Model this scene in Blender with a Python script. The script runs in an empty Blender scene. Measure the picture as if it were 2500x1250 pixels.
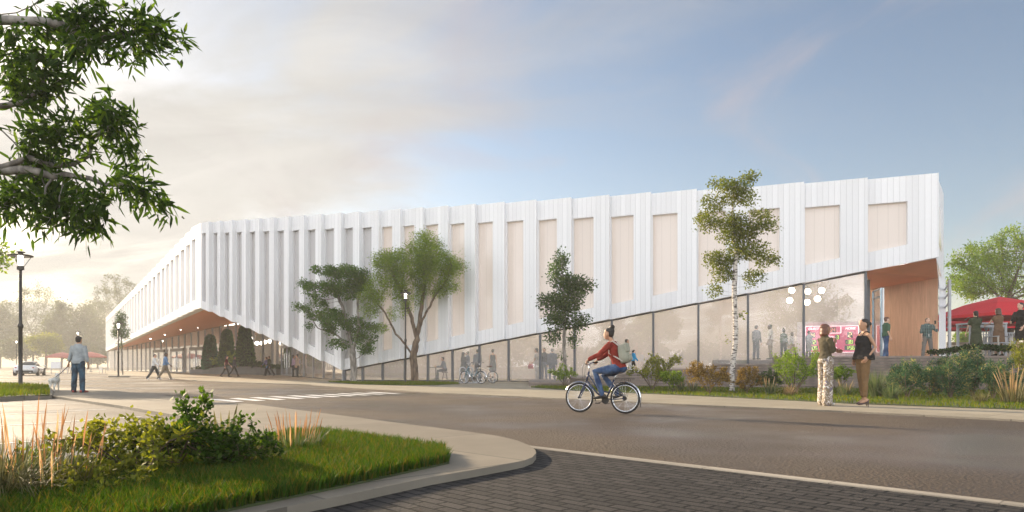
import bpy, math, random
import numpy as np
from mathutils import Vector, Matrix
random.seed(7); rng = np.random.default_rng(11)
SC = bpy.context.scene; COL = SC.collection
PI = math.pi
R = math.radians
# ---------- measured camera: pixels of the 2500 x 1250 photograph ----------
CX, HY, FP, EYE = 1250.0, 894.0, 1700.0, 0.83
def at(px, py, s): return np.array([(px-CX)/s, FP/s, EYE-(py-HY)/s])
def gnd(px, py, z=0.0):
    s = (py-HY)/(EYE-z); return np.array([(px-CX)/s, FP/s, z])
def on(px, P, Q):                       # where the sight line of column px meets the plan line PQ
    k = (px-CX)/FP; dx, dy = Q[0]-P[0], Q[1]-P[1]
    t = (k*P[1]-P[0])/(dx-k*dy)
    return np.array([P[0]+t*dx, P[1]+t*dy])
def lerp(a, b, t): return a+(b-a)*t
def V(*a): return np.array(a, float)
def unit(v):
    v = np.asarray(v, float); n = np.linalg.norm(v); return v/n if n > 1e-9 else v

# ---------- scene objects ----------
def thing(name, label, cat, loc=(0,0,0), rz=0.0, group=None, scale=1.0):
    o = bpy.data.objects.new(name, None); COL.objects.link(o)
    o.location = [float(c) for c in loc]; o.rotation_euler = (0,0,rz); o.scale = (scale,)*3
    o.empty_display_size = .2
    o['label'] = label; o['category'] = cat
    if group: o['group'] = group
    return o
def tag(o, label=None, cat=None, group=None, kind=None):
    if label: o['label'] = label
    if cat: o['category'] = cat
    if group: o['group'] = group
    if kind: o['kind'] = kind
    return o
def copy_tree(o, parent=None):
    c = o.copy(); COL.objects.link(c)
    if parent is not None: c.parent = parent
    for ch in list(o.children): copy_tree(ch, c)
    return c
def put(o, loc, rz=None, label=None, group=None, scale=None):
    o.location = [float(c) for c in loc]
    if rz is not None: o.rotation_euler = (0,0,rz)
    if label: o['label'] = label
    if group: o['group'] = group
    if scale: o.scale = (scale,)*3
    return o
def fast_mesh(name, verts, faces_n, k, tint=None, uv=None):
    """verts (n,3), faces_n (m,k) index array"""
    me = bpy.data.meshes.new(name)
    n, m = len(verts), len(faces_n)
    me.vertices.add(n); me.vertices.foreach_set('co', np.ascontiguousarray(verts, np.float32).ravel())
    me.loops.add(m*k); me.loops.foreach_set('vertex_index', np.ascontiguousarray(faces_n, np.int32).ravel())
    me.polygons.add(m); me.polygons.foreach_set('loop_start', np.arange(0, m*k, k, dtype=np.int32))
    me.update(calc_edges=True)
    if tint is not None:
        a = me.attributes.new('tint', 'FLOAT', 'POINT'); a.data.foreach_set('value', np.ascontiguousarray(tint, np.float32))
    return me
class MB:
    """collects shapes and links them as ONE mesh object"""
    def __init__(s): s.v = []; s.f = []; s.m = []; s.uv = []; s.n = 0; s.mi = 0; s.has_uv = False
    def add(s, verts, faces, uvs=None):
        base = s.n
        for p in verts: s.v.append((float(p[0]), float(p[1]), float(p[2])))
        s.n += len(verts)
        for i, f in enumerate(faces):
            s.f.append([base+j for j in f]); s.m.append(s.mi)
            if uvs is not None: s.uv.append([uvs[j] for j in f]); s.has_uv = True
            else: s.uv.append([(0,0)]*len(f))
        return s
    def quad(s, a, b, c, d, uvs=None): return s.add([a,b,c,d], [(0,1,2,3)], uvs)
    def box(s, c, size, rz=0.0, M=None):
        hx, hy, hz = size[0]/2, size[1]/2, size[2]/2
        P = np.array([(x,y,z) for z in (-hz,hz) for x,y in ((-hx,-hy),(hx,-hy),(hx,hy),(-hx,hy))])
        if M is not None: P = P @ np.array(M).T
        if rz:
            cs, sn = math.cos(rz), math.sin(rz); P = P @ np.array([[cs,sn,0],[-sn,cs,0],[0,0,1]])
        P = P+np.array(c)
        return s.add(P, [(0,3,2,1),(4,5,6,7),(0,1,5,4),(1,2,6,5),(2,3,7,6),(3,0,4,7)])
    def bar(s, a, b, w, d=None, up=(0,0,1)):   # rectangular bar from a to b
        a, b = np.asarray(a,float), np.asarray(b,float); d = d or w
        t = unit(b-a); up = np.asarray(up,float)
        if abs(t@up) > .98: up = V(1,0,0)
        x = unit(np.cross(t, up)); y = np.cross(x, t)
        P = []
        for p in (a, b):
            for sx, sy in ((-1,-1),(1,-1),(1,1),(-1,1)): P.append(p+x*sx*w/2+y*sy*d/2)
        return s.add(P, [(0,1,2,3),(7,6,5,4),(0,4,5,1),(1,5,6,2),(2,6,7,3),(3,7,4,0)])
    def tube(s, path, rad, n=8, caps=True):
        path = [np.asarray(p, float) for p in path]; N = len(path)
        if not hasattr(rad, '__len__'): rad = [rad]*N
        ref = None; P = []
        for i in range(N):
            t = unit(path[min(i+1,N-1)]-path[max(i-1,0)])
            if ref is None:
                ref = V(0,0,1) if abs(t[2]) < .9 else V(1,0,0)
            x = unit(ref-t*(ref@t)); y = np.cross(t, x); ref = x
            for k in range(n):
                a = 2*PI*k/n; P.append(path[i]+(x*math.cos(a)+y*math.sin(a))*rad[i])
        F = []
        for i in range(N-1):
            for k in range(n):
                k2 = (k+1) % n; F.append((i*n+k, i*n+k2, (i+1)*n+k2, (i+1)*n+k))
        if caps: F.append(tuple(range(n))[::-1]); F.append(tuple((N-1)*n+k for k in range(n)))
        return s.add(P, F)
    def capsule(s, path, rad, n=10):
        path = [np.asarray(p, float) for p in path]; rad = list(rad) if hasattr(rad,'__len__') else [rad]*len(path)
        t0 = unit(path[0]-path[1]); t1 = unit(path[-1]-path[-2]); a, b = rad[0], rad[-1]
        pp = [path[0]+t0*a*.95, path[0]+t0*a*.7]+path+[path[-1]+t1*b*.7, path[-1]+t1*b*.95]
        rr = [a*.25, a*.72]+rad+[b*.72, b*.25]
        return s.tube(pp, rr, n)
    def ell(s, c, r, nu=12, nv=8, M=None):
        c = np.asarray(c, float); P = [V(0,0,-1)]
        for i in range(1, nv):
            th = PI*i/nv-PI/2
            for k in range(nu): P.append(V(math.cos(th)*math.cos(2*PI*k/nu), math.cos(th)*math.sin(2*PI*k/nu), math.sin(th)))
        P.append(V(0,0,1)); F = []
        for k in range(nu): F.append((0, 1+(k+1)%nu, 1+k))
        for i in range(nv-2):
            for k in range(nu):
                a = 1+i*nu+k; b = 1+i*nu+(k+1)%nu; F.append((a, b, b+nu, a+nu))
        last = len(P)-1
        for k in range(nu): F.append((last, 1+(nv-2)*nu+k, 1+(nv-2)*nu+(k+1)%nu))
        P = np.array(P)*np.asarray(r if hasattr(r,'__len__') else (r,)*3, float)
        if M is not None: P = P @ np.asarray(M).T
        return s.add(P+c, F)
    def rings(s, rings, caps=True):
        n = len(rings[0]); P = [p for r in rings for p in r]; F = []
        for i in range(len(rings)-1):
            for k in range(n):
                k2 = (k+1)%n; F.append((i*n+k, i*n+k2, (i+1)*n+k2, (i+1)*n+k))
        if caps: F.append(tuple(range(n))[::-1]); F.append(tuple((len(rings)-1)*n+k for k in range(n)))
        return s.add(P, F)
    def lathe(s, prof, c=(0,0,0), n=16):
        c = np.asarray(c, float)
        return s.rings([[c+V(r*math.cos(2*PI*k/n), r*math.sin(2*PI*k/n), z) for k in range(n)] for r, z in prof])
    def torus(s, c, Rr, r, ax=(1,0,0), n=32, m=6, a0=0, a1=2*PI, squash=1.0):
        ax = unit(ax); x = unit(np.cross(ax, V(0,0,1) if abs(ax[2])<.9 else V(1,0,0))); y = np.cross(ax, x); c = np.asarray(c,float)
        full = abs(a1-a0-2*PI) < 1e-6; rings = []
        for i in range(n if full else n+1):
            a = a0+(a1-a0)*i/n; d = x*math.cos(a)+y*math.sin(a)
            rings.append([c+d*(Rr+r*math.cos(2*PI*k/m))+ax*r*squash*math.sin(2*PI*k/m) for k in range(m)])
        if full: rings.append(rings[0])
        return s.rings(rings, caps=not full)
    def build(s, name, mats, parent=None, smooth=False, origin=None, bevel=0.0):
        me = bpy.data.meshes.new(name)
        vv = s.v
        if origin is not None: vv = [(a-origin[0], b-origin[1], c-origin[2]) for a,b,c in vv]
        me.from_pydata(vv, [], s.f)
        for m in (mats if isinstance(mats, (list,tuple)) else [mats]): me.materials.append(m)
        if len(me.materials) > 1: me.polygons.foreach_set('material_index', s.m)
        if s.has_uv:
            l = me.uv_layers.new(name='UVMap'); l.data.foreach_set('uv', [c for f in s.uv for p in f for c in p])
        if smooth: me.polygons.foreach_set('use_smooth', [True]*len(me.polygons))
        me.update()
        o = bpy.data.objects.new(name, me); COL.objects.link(o)
        if parent is not None: o.parent = parent
        if bevel:
            b = o.modifiers.new('bevel','BEVEL'); b.width = bevel; b.segments = 2; b.limit_method = 'ANGLE'
        return o
def link_mesh(name, me, mat, parent=None, smooth=False):
    for m in (mat if isinstance(mat,(list,tuple)) else [mat]): me.materials.append(m)
    if smooth: me.polygons.foreach_set('use_smooth', [True]*len(me.polygons))
    o = bpy.data.objects.new(name, me); COL.objects.link(o)
    if parent is not None: o.parent = parent
    return o

# ---------- materials ----------
def nt(name):
    m = bpy.data.materials.new(name); m.use_nodes = True; t = m.node_tree
    return m, t, t.nodes['Principled BSDF'], t.nodes['Material Output']
def N(t, kind, **kw):
    n = t.nodes.new(kind)
    for k, v in kw.items():
        if k.startswith('i_'): n.inputs[k[2:].replace('_',' ')].default_value = v
        else: setattr(n, k, v)
    return n
def ramp(t, stops, fac):
    r = t.nodes.new('ShaderNodeValToRGB'); e = r.color_ramp.elements
    while len(e) < len(stops): e.new(.5)
    for el, (p, c) in zip(e, stops): el.position = p; el.color = (*c[:3], 1)
    t.links.new(fac, r.inputs['Fac']); return r
def pm(name, col, rough=.6, metal=0.0, var=.18, scale=6.0, bump=0.0, bscale=60.0, spec=.5, coat=0.0, sheen=0.0):
    m, t, b, o = nt(name); L = t.links.new
    tc = N(t, 'ShaderNodeTexCoord'); nz = N(t, 'ShaderNodeTexNoise', i_Scale=scale, i_Detail=5.0); L(tc.outputs['Object'], nz.inputs['Vector'])
    c = V(*col); r = ramp(t, [(.3, np.clip(c*(1-var),0,1)), (.7, np.clip(c*(1+var),0,1))], nz.outputs['Fac'])
    L(r.outputs['Color'], b.inputs['Base Color']); b.inputs['Roughness'].default_value = rough; b.inputs['Metallic'].default_value = metal
    b.inputs['Specular IOR Level'].default_value = spec; b.inputs['Coat Weight'].default_value = coat
    if sheen: b.inputs['Sheen Weight'].default_value = sheen
    if bump:
        n2 = N(t, 'ShaderNodeTexNoise', i_Scale=bscale, i_Detail=4.0); L(tc.outputs['Object'], n2.inputs['Vector'])
        bp = N(t, 'ShaderNodeBump', i_Strength=bump, i_Distance=.01); L(n2.outputs['Fac'], bp.inputs['Height']); L(bp.outputs['Normal'], b.inputs['Normal'])
    return m
def emit(name, col, st):
    m, t, b, o = nt(name); b.inputs['Base Color'].default_value = (*col,1)
    b.inputs['Emission Color'].default_value = (*col,1); b.inputs['Emission Strength'].default_value = st; return m
def leafmat(name, c0, c1, c2=None, trans=.45, rough=.6):
    """leaf colours vary from leaf to leaf by the mesh attribute 'tint'"""
    m, t, b, o = nt(name); L = t.links.new
    a = N(t, 'ShaderNodeAttribute', attribute_name='tint')
    st = [(0, c0), (.6, c1)]+([(1, c2)] if c2 else [])
    r = ramp(t, st, a.outputs['Fac']); L(r.outputs['Color'], b.inputs['Base Color']); b.inputs['Roughness'].default_value = rough
    b.inputs['Specular IOR Level'].default_value = .15
    tr = N(t, 'ShaderNodeBsdfTranslucent'); hs = N(t, 'ShaderNodeHueSaturation', i_Value=1.5, i_Saturation=1.1, i_Hue=.49)
    L(r.outputs['Color'], hs.inputs['Color']); L(hs.outputs['Color'], tr.inputs['Color'])
    mx = N(t, 'ShaderNodeMixShader', i_Fac=trans); L(b.outputs[0], mx.inputs[1]); L(tr.outputs[0], mx.inputs[2]); L(mx.outputs[0], o.inputs['Surface'])
    return m
M = {}
def tone(n, c, **k): M[n] = pm(n, c, **k)
tone('shoe_dark', (.02,.018,.018), rough=.45); tone('shoe_white', (.65,.63,.6), rough=.6); tone('shoe_brown', (.12,.055,.03), rough=.5); tone('shoe_heel', (.05,.018,.02), rough=.28, coat=.3); tone('shoe_red', (.30,.06,.05))
tone('hair_dark', (.018,.012,.009), rough=.5, var=.5, scale=60); tone('hair_brown', (.075,.032,.015), rough=.5, var=.45, scale=60); tone('hair_auburn', (.13,.045,.022), rough=.45, var=.4, scale=50); tone('hair_black', (.008,.007,.007), rough=.5)
tone('eye', (.02,.015,.012), rough=.15); tone('lip', (.35,.10,.09), rough=.4); tone('lip_dark', (.15,.05,.045), rough=.4)
def skin(n, c):
    M[n] = pm(n, c, rough=.5, var=.08, scale=14, bump=.08, bscale=180); b = M[n].node_tree.nodes['Principled BSDF']
    b.inputs['Subsurface Weight'].default_value = .12; b.inputs['Subsurface Radius'].default_value = (.02,.008,.004)
skin('skin_light', (.62,.38,.27)); skin('skin_tan', (.46,.26,.16)); skin('skin_brown', (.27,.135,.075)); skin('skin_dark', (.12,.06,.036))
cl = dict(rough=.85, bump=.35, bscale=40, var=.15, scale=9, spec=.2)
for n, c in dict(grey_knit=(.33,.36,.37), black_cloth=(.018,.017,.018), navy_cloth=(.035,.045,.09), blue_shirt=(.12,.22,.38), khaki=(.22,.18,.13), white_cloth=(.68,.67,.65), maroon=(.10,.015,.02), lilac=(.45,.33,.48), beige_coat=(.48,.38,.32), purple_cloth=(.22,.2,.4),
                 olive=(.10,.095,.055), olive_top=(.085,.07,.042), brown_trouser=(.19,.115,.055), red_jacket=(.24,.035,.025), forest=(.055,.115,.07), brown_dress=(.17,.10,.06), dark_olive=(.045,.055,.03), sky_shirt=(.02,.26,.50), grey_trouser=(.17,.155,.14), charcoal=(.05,.052,.055), stone_shirt=(.55,.53,.50), rust=(.45,.16,.07), dark_grey_dress=(.11,.12,.11), slate=(.12,.14,.18), tan_cloth=(.38,.28,.2)).items(): tone(n, c, **cl)
def denim(n, dark, light):
    m, t, b, o = nt(n); L = t.links.new; tc = N(t,'ShaderNodeTexCoord'); nz = N(t,'ShaderNodeTexNoise', i_Scale=4.5, i_Detail=4.0); L(tc.outputs['Object'], nz.inputs['Vector'])
    r = ramp(t, [(.42,dark),(.68,light)], nz.outputs['Fac']); L(r.outputs['Color'], b.inputs['Base Color']); b.inputs['Roughness'].default_value = .85; b.inputs['Specular IOR Level'].default_value = .2
    n2 = N(t,'ShaderNodeTexNoise', i_Scale=45.0); L(tc.outputs['Object'], n2.inputs['Vector']); bp = N(t,'ShaderNodeBump', i_Strength=.5, i_Distance=.01); L(n2.outputs['Fac'], bp.inputs['Height']); L(bp.outputs['Normal'], b.inputs['Normal']); M[n] = m
denim('denim', (.018,.035,.055), (.07,.14,.20)); denim('denim_blue', (.025,.05,.12), (.10,.17,.30))
def floral():
    m, t, b, o = nt('floral'); L = t.links.new; tc = N(t,'ShaderNodeTexCoord')
    v = N(t,'ShaderNodeTexVoronoi', i_Scale=13.0); v.feature = 'SMOOTH_F1'; nz = N(t,'ShaderNodeTexNoise', i_Scale=9.0, i_Detail=2.0, i_Distortion=2.0); L(tc.outputs['Object'], nz.inputs['Vector'])
    ad = N(t,'ShaderNodeMixRGB', blend_type='ADD', i_Fac=.35); L(tc.outputs['Object'], ad.inputs[1]); L(nz.outputs['Color'], ad.inputs[2]); L(ad.outputs[0], v.inputs['Vector'])
    r = ramp(t, [(.0,(.72,.70,.68)),(.30,(.62,.58,.56)),(.36,(.23,.18,.12)),(.60,(.20,.155,.10)),(.66,(.14,.13,.25)),(.9,(.17,.14,.1))], v.outputs['Distance']); r.color_ramp.interpolation = 'EASE'
    L(r.outputs['Color'], b.inputs['Base Color']); b.inputs['Roughness'].default_value = .7; M['floral'] = m
floral()
def plaid():
    m, t, b, o = nt('plaid'); L = t.links.new; tc = N(t,'ShaderNodeTexCoord')
    w1 = N(t,'ShaderNodeTexWave', i_Scale=5.0); w1.bands_direction = 'X'; w2 = N(t,'ShaderNodeTexWave', i_Scale=5.0); w2.bands_direction = 'Z'
    L(tc.outputs['Object'], w1.inputs['Vector']); L(tc.outputs['Object'], w2.inputs['Vector']); mx = N(t,'ShaderNodeMath', operation='MAXIMUM'); L(w1.outputs['Fac'], mx.inputs[0]); L(w2.outputs['Fac'], mx.inputs[1])
    r = ramp(t, [(.0,(.008,.012,.014)),(.82,(.018,.04,.045)),(.95,(.16,.24,.22))], mx.outputs[0]); L(r.outputs['Color'], b.inputs['Base Color']); b.inputs['Roughness'].default_value = .8; M['plaid'] = m
plaid()
# plain stuff
tone('dark_metal', (.035,.032,.030), rough=.45, metal=.3); tone('grey_metal', (.30,.31,.33), rough=.45, metal=.2); tone('chrome', (.75,.76,.78), rough=.18, metal=1, var=.03); tone('black_plastic', (.015,.015,.016), rough=.5); tone('rubber', (.016,.016,.017), rough=.8)
tone('navy_paint', (.016,.028,.075), rough=.25, coat=.5, var=.05); tone('teal_paint', (.02,.12,.15), rough=.25, coat=.5, var=.05); tone('cream_paint', (.62,.52,.40), rough=.3, coat=.4, var=.05); tone('brown_leather', (.11,.05,.028), rough=.5); tone('bag_canvas', (.36,.36,.28), rough=.85, bump=.3, bscale=70); tone('red_bag', (.55,.05,.07), rough=.5); tone('blue_bag', (.08,.20,.42), rough=.6); tone('dark_bag', (.03,.022,.018), rough=.5)
tone('dog_fur', (.68,.66,.60), rough=.95, bump=.6, bscale=70, var=.08); tone('leash', (.05,.03,.025)); tone('harness', (.55,.52,.42))
tone('car_white', (.78,.79,.80), rough=.2, coat=.8, var=.02); tone('car_glass', (.025,.03,.03), rough=.05, var=.02); tone('tail_red', (.5,.03,.02), rough=.2); tone('plate', (.7,.7,.65))
# ================= people =================
def dirv(p, lat, side): p, l = R(p), R(lat); return V(side*math.sin(l), math.sin(p)*math.cos(l), -math.cos(p)*math.cos(l))
TORSO = {'m': [(-.11,.07,.07,-.005),(-.06,.15,.112,-.01),(.03,.163,.118,-.012),(.13,.148,.108,0),(.22,.150,.108,.005),(.33,.172,.118,.006),(.41,.178,.112,0),(.47,.150,.088,-.008),(.52,.088,.066,-.012),(.565,.062,.06,-.008)],
         'f': [(-.11,.07,.07,-.01),(-.06,.148,.120,-.018),(.03,.152,.118,-.016),(.13,.124,.092,0),(.2,.118,.088,.004),(.31,.143,.116,.014),(.39,.146,.10,.004),(.46,.128,.076,-.004),(.515,.075,.058,-.01),(.56,.05,.05,-.006)]}
HEAD = [(-.122,.020,.024,.040),(-.112,.036,.042,.034),(-.09,.050,.062,.022),(-.055,.060,.080,.010),(-.02,.067,.091,.004),(.015,.071,.097,-.001),(.05,.073,.098,-.006),(.082,.064,.087,-.008),(.104,.042,.06,-.008),(.117,.012,.018,-.008)]
ARM_R = (.056,.049,.041,.034,.026); LEG_R = (.088,.074,.054,.053,.036)
def ellring(c, ax, ay, rx, ry, n=18): return [c+ax*rx*math.cos(2*PI*k/n)+ay*ry*math.sin(2*PI*k/n) for k in range(n)]
def limb(a, b, c, rad, t0=0.0, t1=2.0, infl=0.0, rend=None):
    """points and radii of a two-bone limb a-b-c between parameters t0 and t1"""
    ts = [t for t in (0,.5,1,1.45,2) if t0 < t < t1]; ts = [t0]+ts+[t1]; P = []; Q = []
    for t in ts:
        P.append(lerp(a,b,t) if t <= 1 else lerp(b,c,t-1)); Q.append(float(np.interp(t, (0,.5,1,1.45,2), rad))+infl)
    if rend: Q[-1] = rend
    return P, Q
FOLDS = bpy.data.textures.new('folds','CLOUDS'); FOLDS.noise_scale = .075; FOLDS.noise_depth = 2
def remesh(mb, vox, smooth=3, folds=0.0):
    me = bpy.data.meshes.new('tmp'); me.from_pydata(mb.v, [], mb.f); me.update()
    o = bpy.data.objects.new('tmp', me); COL.objects.link(o)
    m = o.modifiers.new('r','REMESH'); m.mode = 'VOXEL'; m.voxel_size = vox
    if smooth: s = o.modifiers.new('s','SMOOTH'); s.iterations = smooth; s.factor = .5
    if folds: d = o.modifiers.new('d','DISPLACE'); d.texture = FOLDS; d.strength = folds; d.mid_level = .5; d.texture_coords = 'LOCAL'
    bpy.context.view_layer.update(); dg = bpy.context.evaluated_depsgraph_get()
    ev = o.evaluated_get(dg); src = ev.to_mesh(); n = len(src.vertices)
    co = np.empty(n*3, np.float32); src.vertices.foreach_get('co', co)
    F = [tuple(p.vertices) for p in src.polygons]
    ev.to_mesh_clear(); bpy.data.objects.remove(o); bpy.data.meshes.remove(me)
    out = MB(); out.add(co.reshape(-1,3), F)
    return out
def head_matrix(yaw, pitch):
    return np.array(Matrix.Rotation(R(-yaw),3,'Z') @ Matrix.Rotation(R(-pitch),3,'X'))
def person(label, loc, yaw, H, look, pose=None, group=None, vox=.018, J=None, name='person'):
    pose = pose or {}; k = H/1.75; sex = look.get('sex','m'); skin = look['skin']; near = vox < .013
    root = thing(name, label, 'person', loc, R(-yaw), group)
    # joints, side -1 = the person's left
    lean, tilt = pose.get('lean',2), pose.get('tilt',0); sw = .178 if sex=='m' else .152; hw = .088
    heel = look.get('heel',0.0)
    j = {'hc': V(0,0,.93), 'su': unit(V(math.sin(R(tilt)), math.sin(R(lean)), math.cos(R(lean))))}
    for sd, nm in ((-1,'L'),(1,'R')):
        th, kn, ab = pose.get('leg'+nm, (0,2,3)); p, a, fp, fa = pose.get('arm'+nm, (4,8,12,4))
        j['hip'+nm] = j['hc']+V(sd*hw,0,-.01); j['kn'+nm] = j['hip'+nm]+.43*dirv(th,ab,sd); j['an'+nm] = j['kn'+nm]+.41*dirv(th-kn,ab*.5,sd)
        j['sh'+nm] = j['hc']+j['su']*.455+V(sd*sw,0,0); j['el'+nm] = j['sh'+nm]+.285*dirv(p,a,sd); j['wr'+nm] = j['el'+nm]+.25*dirv(fp,fa,sd)
        j['foot'+nm] = pose.get('foot'+nm, 0.0)
    if J: j.update(J)
    if not J or J.get('drop'):
        low = min(j['an'+s][2]-(.085+heel)+min(0,-.0) for s in 'LR')
        for q in list(j):
            if q[:2] in ('hc','hi','kn','an','sh','el','wr'): j[q] = j[q]-V(0,0,low)
    hc, su = j['hc'], j['su']; rt = unit(j['shR']-j['shL']); rt = unit(rt-su*(rt@su)); fw = np.cross(su, rt)
    nb = hc+su*.545; hy, hp = pose.get('head',(0,0)); Mh = head_matrix(hy, hp)
    if 'hd' in j: hd = j['hd']
    else: hd = nb+unit(su+V(0,0,1.0))*.125+V(0,.018,0)
    hpt = lambda x,y,z: hd+Mh@V(x,y,z)
    def tor(h0, h1, infl, flare=0.0):
        T = TORSO[sex]; hs = [h0]+[t[0] for t in T if h0 < t[0] < h1]+[h1]; out = []
        for h in hs:
            rx, ry, yo = (float(np.interp(h, [t[0] for t in T], [t[i] for t in T])) for i in (1,2,3))
            f = infl+flare*max(0,(h1-h)/(h1-h0)) if flare else infl
            out.append(ellring((hc+su*h+fw*yo)*k, rt, fw, (rx+f)*k, (ry+f)*k))
        return out
    S = lambda pts: [p*k for p in pts]
    body = MB(); body.rings(tor(-.11,.565,-.004))
    body.capsule(S([hc+su*.5, nb, hd+Mh@V(0,-.01,-.05)]), [(.056 if sex=='m' else .046)*k]*3)
    body.rings([ellring(hpt(0,yo,z)*k, Mh@V(1,0,0), Mh@V(0,1,0), rx*k, ry*k, 20) for z,rx,ry,yo in HEAD])
    body.ell(hpt(0,.094,-.022)*k, V(.013,.020,.024)*k, M=Mh); body.ell(hpt(0,.086,-.066)*k, V(.024,.014,.012)*k, M=Mh)
    for sx in (-1,1): body.ell(hpt(sx*.073,-.005,-.012)*k, V(.012,.022,.032)*k, M=Mh)
    fing = MB()
    for sd, nm in ((-1,'L'),(1,'R')):
        P, Q = limb(j['sh'+nm], j['el'+nm], j['wr'+nm], ARM_R if sex=='m' else tuple(x*.82 for x in ARM_R), infl=-.003)
        body.capsule(S([lerp(j['sh'+nm], hc+su*.43, .35)]+P), [.055*k]+[q*k for q in Q])
        P, Q = limb(j['hip'+nm], j['kn'+nm], j['an'+nm], LEG_R if sex=='m' else tuple(x*.95 for x in LEG_R), infl=-.004); body.capsule(S(P), [q*k for q in Q])
        # hand
        d = unit(j.get('hand'+nm, j['wr'+nm]-j['el'+nm])); inn = j.get('palm'+nm, V(-sd,-.15,0)); n = unit(inn-d*(inn@d))
        w = np.cross(n, d); ref = V(0,1,.4)
        if w@ref < 0: w = -w
        wr = j['wr'+nm]; Mp = np.stack([n, w, d], 1)
        body.ell((wr+d*.048)*k, V(.016,.040,.056)*k, M=Mp)
        curl = pose.get('curl'+nm, 22)
        for i, ln in enumerate((.070,.080,.076,.060)):
            p = wr+d*.088+w*(.029-.0195*i); pth = [p-d*.02]; 
            for q in range(3):
                a = R(curl*(q+.6)*(1+.12*i)); pth.append(pth[-1]+(d*math.cos(a)+n*math.sin(a))*(ln*(.45,.33,.28)[q]+(.02 if q==0 else 0)))
            fing.capsule(S(pth), [x*k for x in (.0095,.0092,.0085,.0075)], 6)
        tb = wr+d*.025+w*.03; td = unit(d*.75+w*.65+n*.35); fing.capsule(S([tb, tb+td*.035, tb+td*.035+unit(d*.9+w*.2+n*.3)*.03]), [.012*k,.011*k,.008*k], 6)
        # foot
        fp = R(j['foot'+nm]); fd = V(math.sin(R(pose.get('toe',8)*sd)), math.cos(fp), -math.sin(fp)); fd = unit(j['toe'+nm]) if 'toe'+nm in j else unit(fd)
        an = j['an'+nm]; fu = unit(V(0,0,1)-fd*fd[2])
        if heel:
            fd = unit(fd+V(0,0,-heel*4.2)); fu = unit(V(0,0,1)-fd*fd[2])
        body.capsule(S([an-fd*.035-fu*.04, an+fd*.06-fu*.045, an+fd*.14-fu*.06]), [.034*k,.034*k,.024*k])
        sh = MB(); shm = look.get('shoe', M['shoe_dark'])
        if heel:
            toe = an+fd*.13-fu*.052
            sh.rings([ellring(p*k, unit(np.cross(fd,V(0,0,1))), fu, a*k, b*k, 12) for p,a,b in ((an-fd*.07-fu*.045,.012,.01),(an-fd*.055-fu*.06,.033,.03),(an-fd*.0-fu*.075,.03,.02),(an+fd*.07-fu*.075,.036,.022),(an+fd*.125-fu*.065,.040,.026),(an+fd*.165-fu*.06,.030,.02),(an+fd*.19-fu*.058,.010,.008))])
            hb = an-fd*.055-fu*.06; sh.tube(S([hb+fu*.02, V(hb[0],hb[1],an[2]-.085-heel+.004)]), [.02*k,.007*k], 8)
            sh.build('shoe', shm, root, True)
        else:
            sx = unit(np.cross(fd,fu))
            rr = [(an-fd*.085-fu*.05,.018,.025),(an-fd*.065-fu*.045,.036,.042),(an-fd*.01-fu*.035,.041,.052),(an+fd*.06-fu*.05,.046,.036),(an+fd*.12-fu*.058,.050,.028),(an+fd*.17-fu*.062,.040,.022),(an+fd*.195-fu*.066,.016,.012)]
            sh.rings([ellring(p*k, sx, fu, a*k, b*k, 12) for p,a,b in rr]); sh.build('shoe', shm, root, True)
    b = remesh(body, vox, 4); off = b.n; b.add(fing.v, fing.f)
    b.build('body', skin, root, True)
    # ---- hair
    st = look.get('hair','short')
    if st != 'bald':
        h = MB(); gr = 1.045 if st == 'buzz' else 1.11; z0 = .035 if st!='buzz' else .03
        h.rings([ellring(hpt(0,yo-.014,z+.004)*k, Mh@V(1,0,0), Mh@V(0,1,0), rx*gr*k, ry*(gr-.02)*k, 18) for z,rx,ry,yo in [(z0,.072,.090,-.012)]+[q for q in HEAD if q[0] > z0]])
        h.ell(hpt(0,-.042,.005)*k, V(.073*gr,.068*gr,.092)*k, M=Mh)
        if st == 'bun': h.ell(hpt(0,-.075,.138)*k, V(.052,.054,.05)*k, M=Mh); h.ell(hpt(0,-.05,.10)*k, V(.05,.05,.04)*k, M=Mh)
        if st == 'lowbun': h.ell(hpt(0,-.135,.01)*k, V(.040,.040,.044)*k, M=Mh); h.ell(hpt(0,-.105,.01)*k, V(.035,.035,.035)*k, M=Mh)
        if st == 'bob':
            h.ell(hpt(0,-.038,-.035)*k, V(.104,.085,.118)*k, M=Mh); h.ell(hpt(0,-.055,-.10)*k, V(.108,.078,.072)*k, M=Mh)
        if st == 'pony': h.capsule([hpt(0,-.10,.05)*k, hpt(0,-.145,.0)*k, hpt(0,-.15,-.10)*k, hpt(0,-.135,-.22)*k], [.026*k,.033*k,.028*k,.010*k])
        if st == 'long': h.capsule([hpt(0,-.07,.0)*k, hpt(0,-.10,-.12)*k, hpt(0,-.11,-.28)*k], [.085*k,.075*k,.045*k])
        hv = max(vox*.8, .009); remesh(h, hv, 3).build('hair', look.get('hairmat', M['hair_dark']), root, True)
    # ---- face
    if vox < .019:
        e = MB()
        for sx in (-1,1): e.ell(hpt(sx*.029,.083,.016)*k, V(.012,.008,.0055)*k, 8, 6, Mh)
        e.build('eyes', M['eye'], root, True)
        e = MB()
        for sx in (-1,1): e.ell(hpt(sx*.030,.086,.036)*k, V(.018,.007,.004)*k, 8, 6, Mh)
        e.build('eyebrows', look.get('hairmat', M['hair_dark']), root, True)
        e = MB(); e.ell(hpt(0,.0945,-.064)*k, V(.020,.007,.006)*k, 8, 6, Mh); e.ell(hpt(0,.0935,-.074)*k, V(.016,.007,.006)*k, 8, 6, Mh); e.build('lips', look.get('lip', M['lip']), root, True)
    # ---- clothes
    t = look.get('top')
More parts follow.
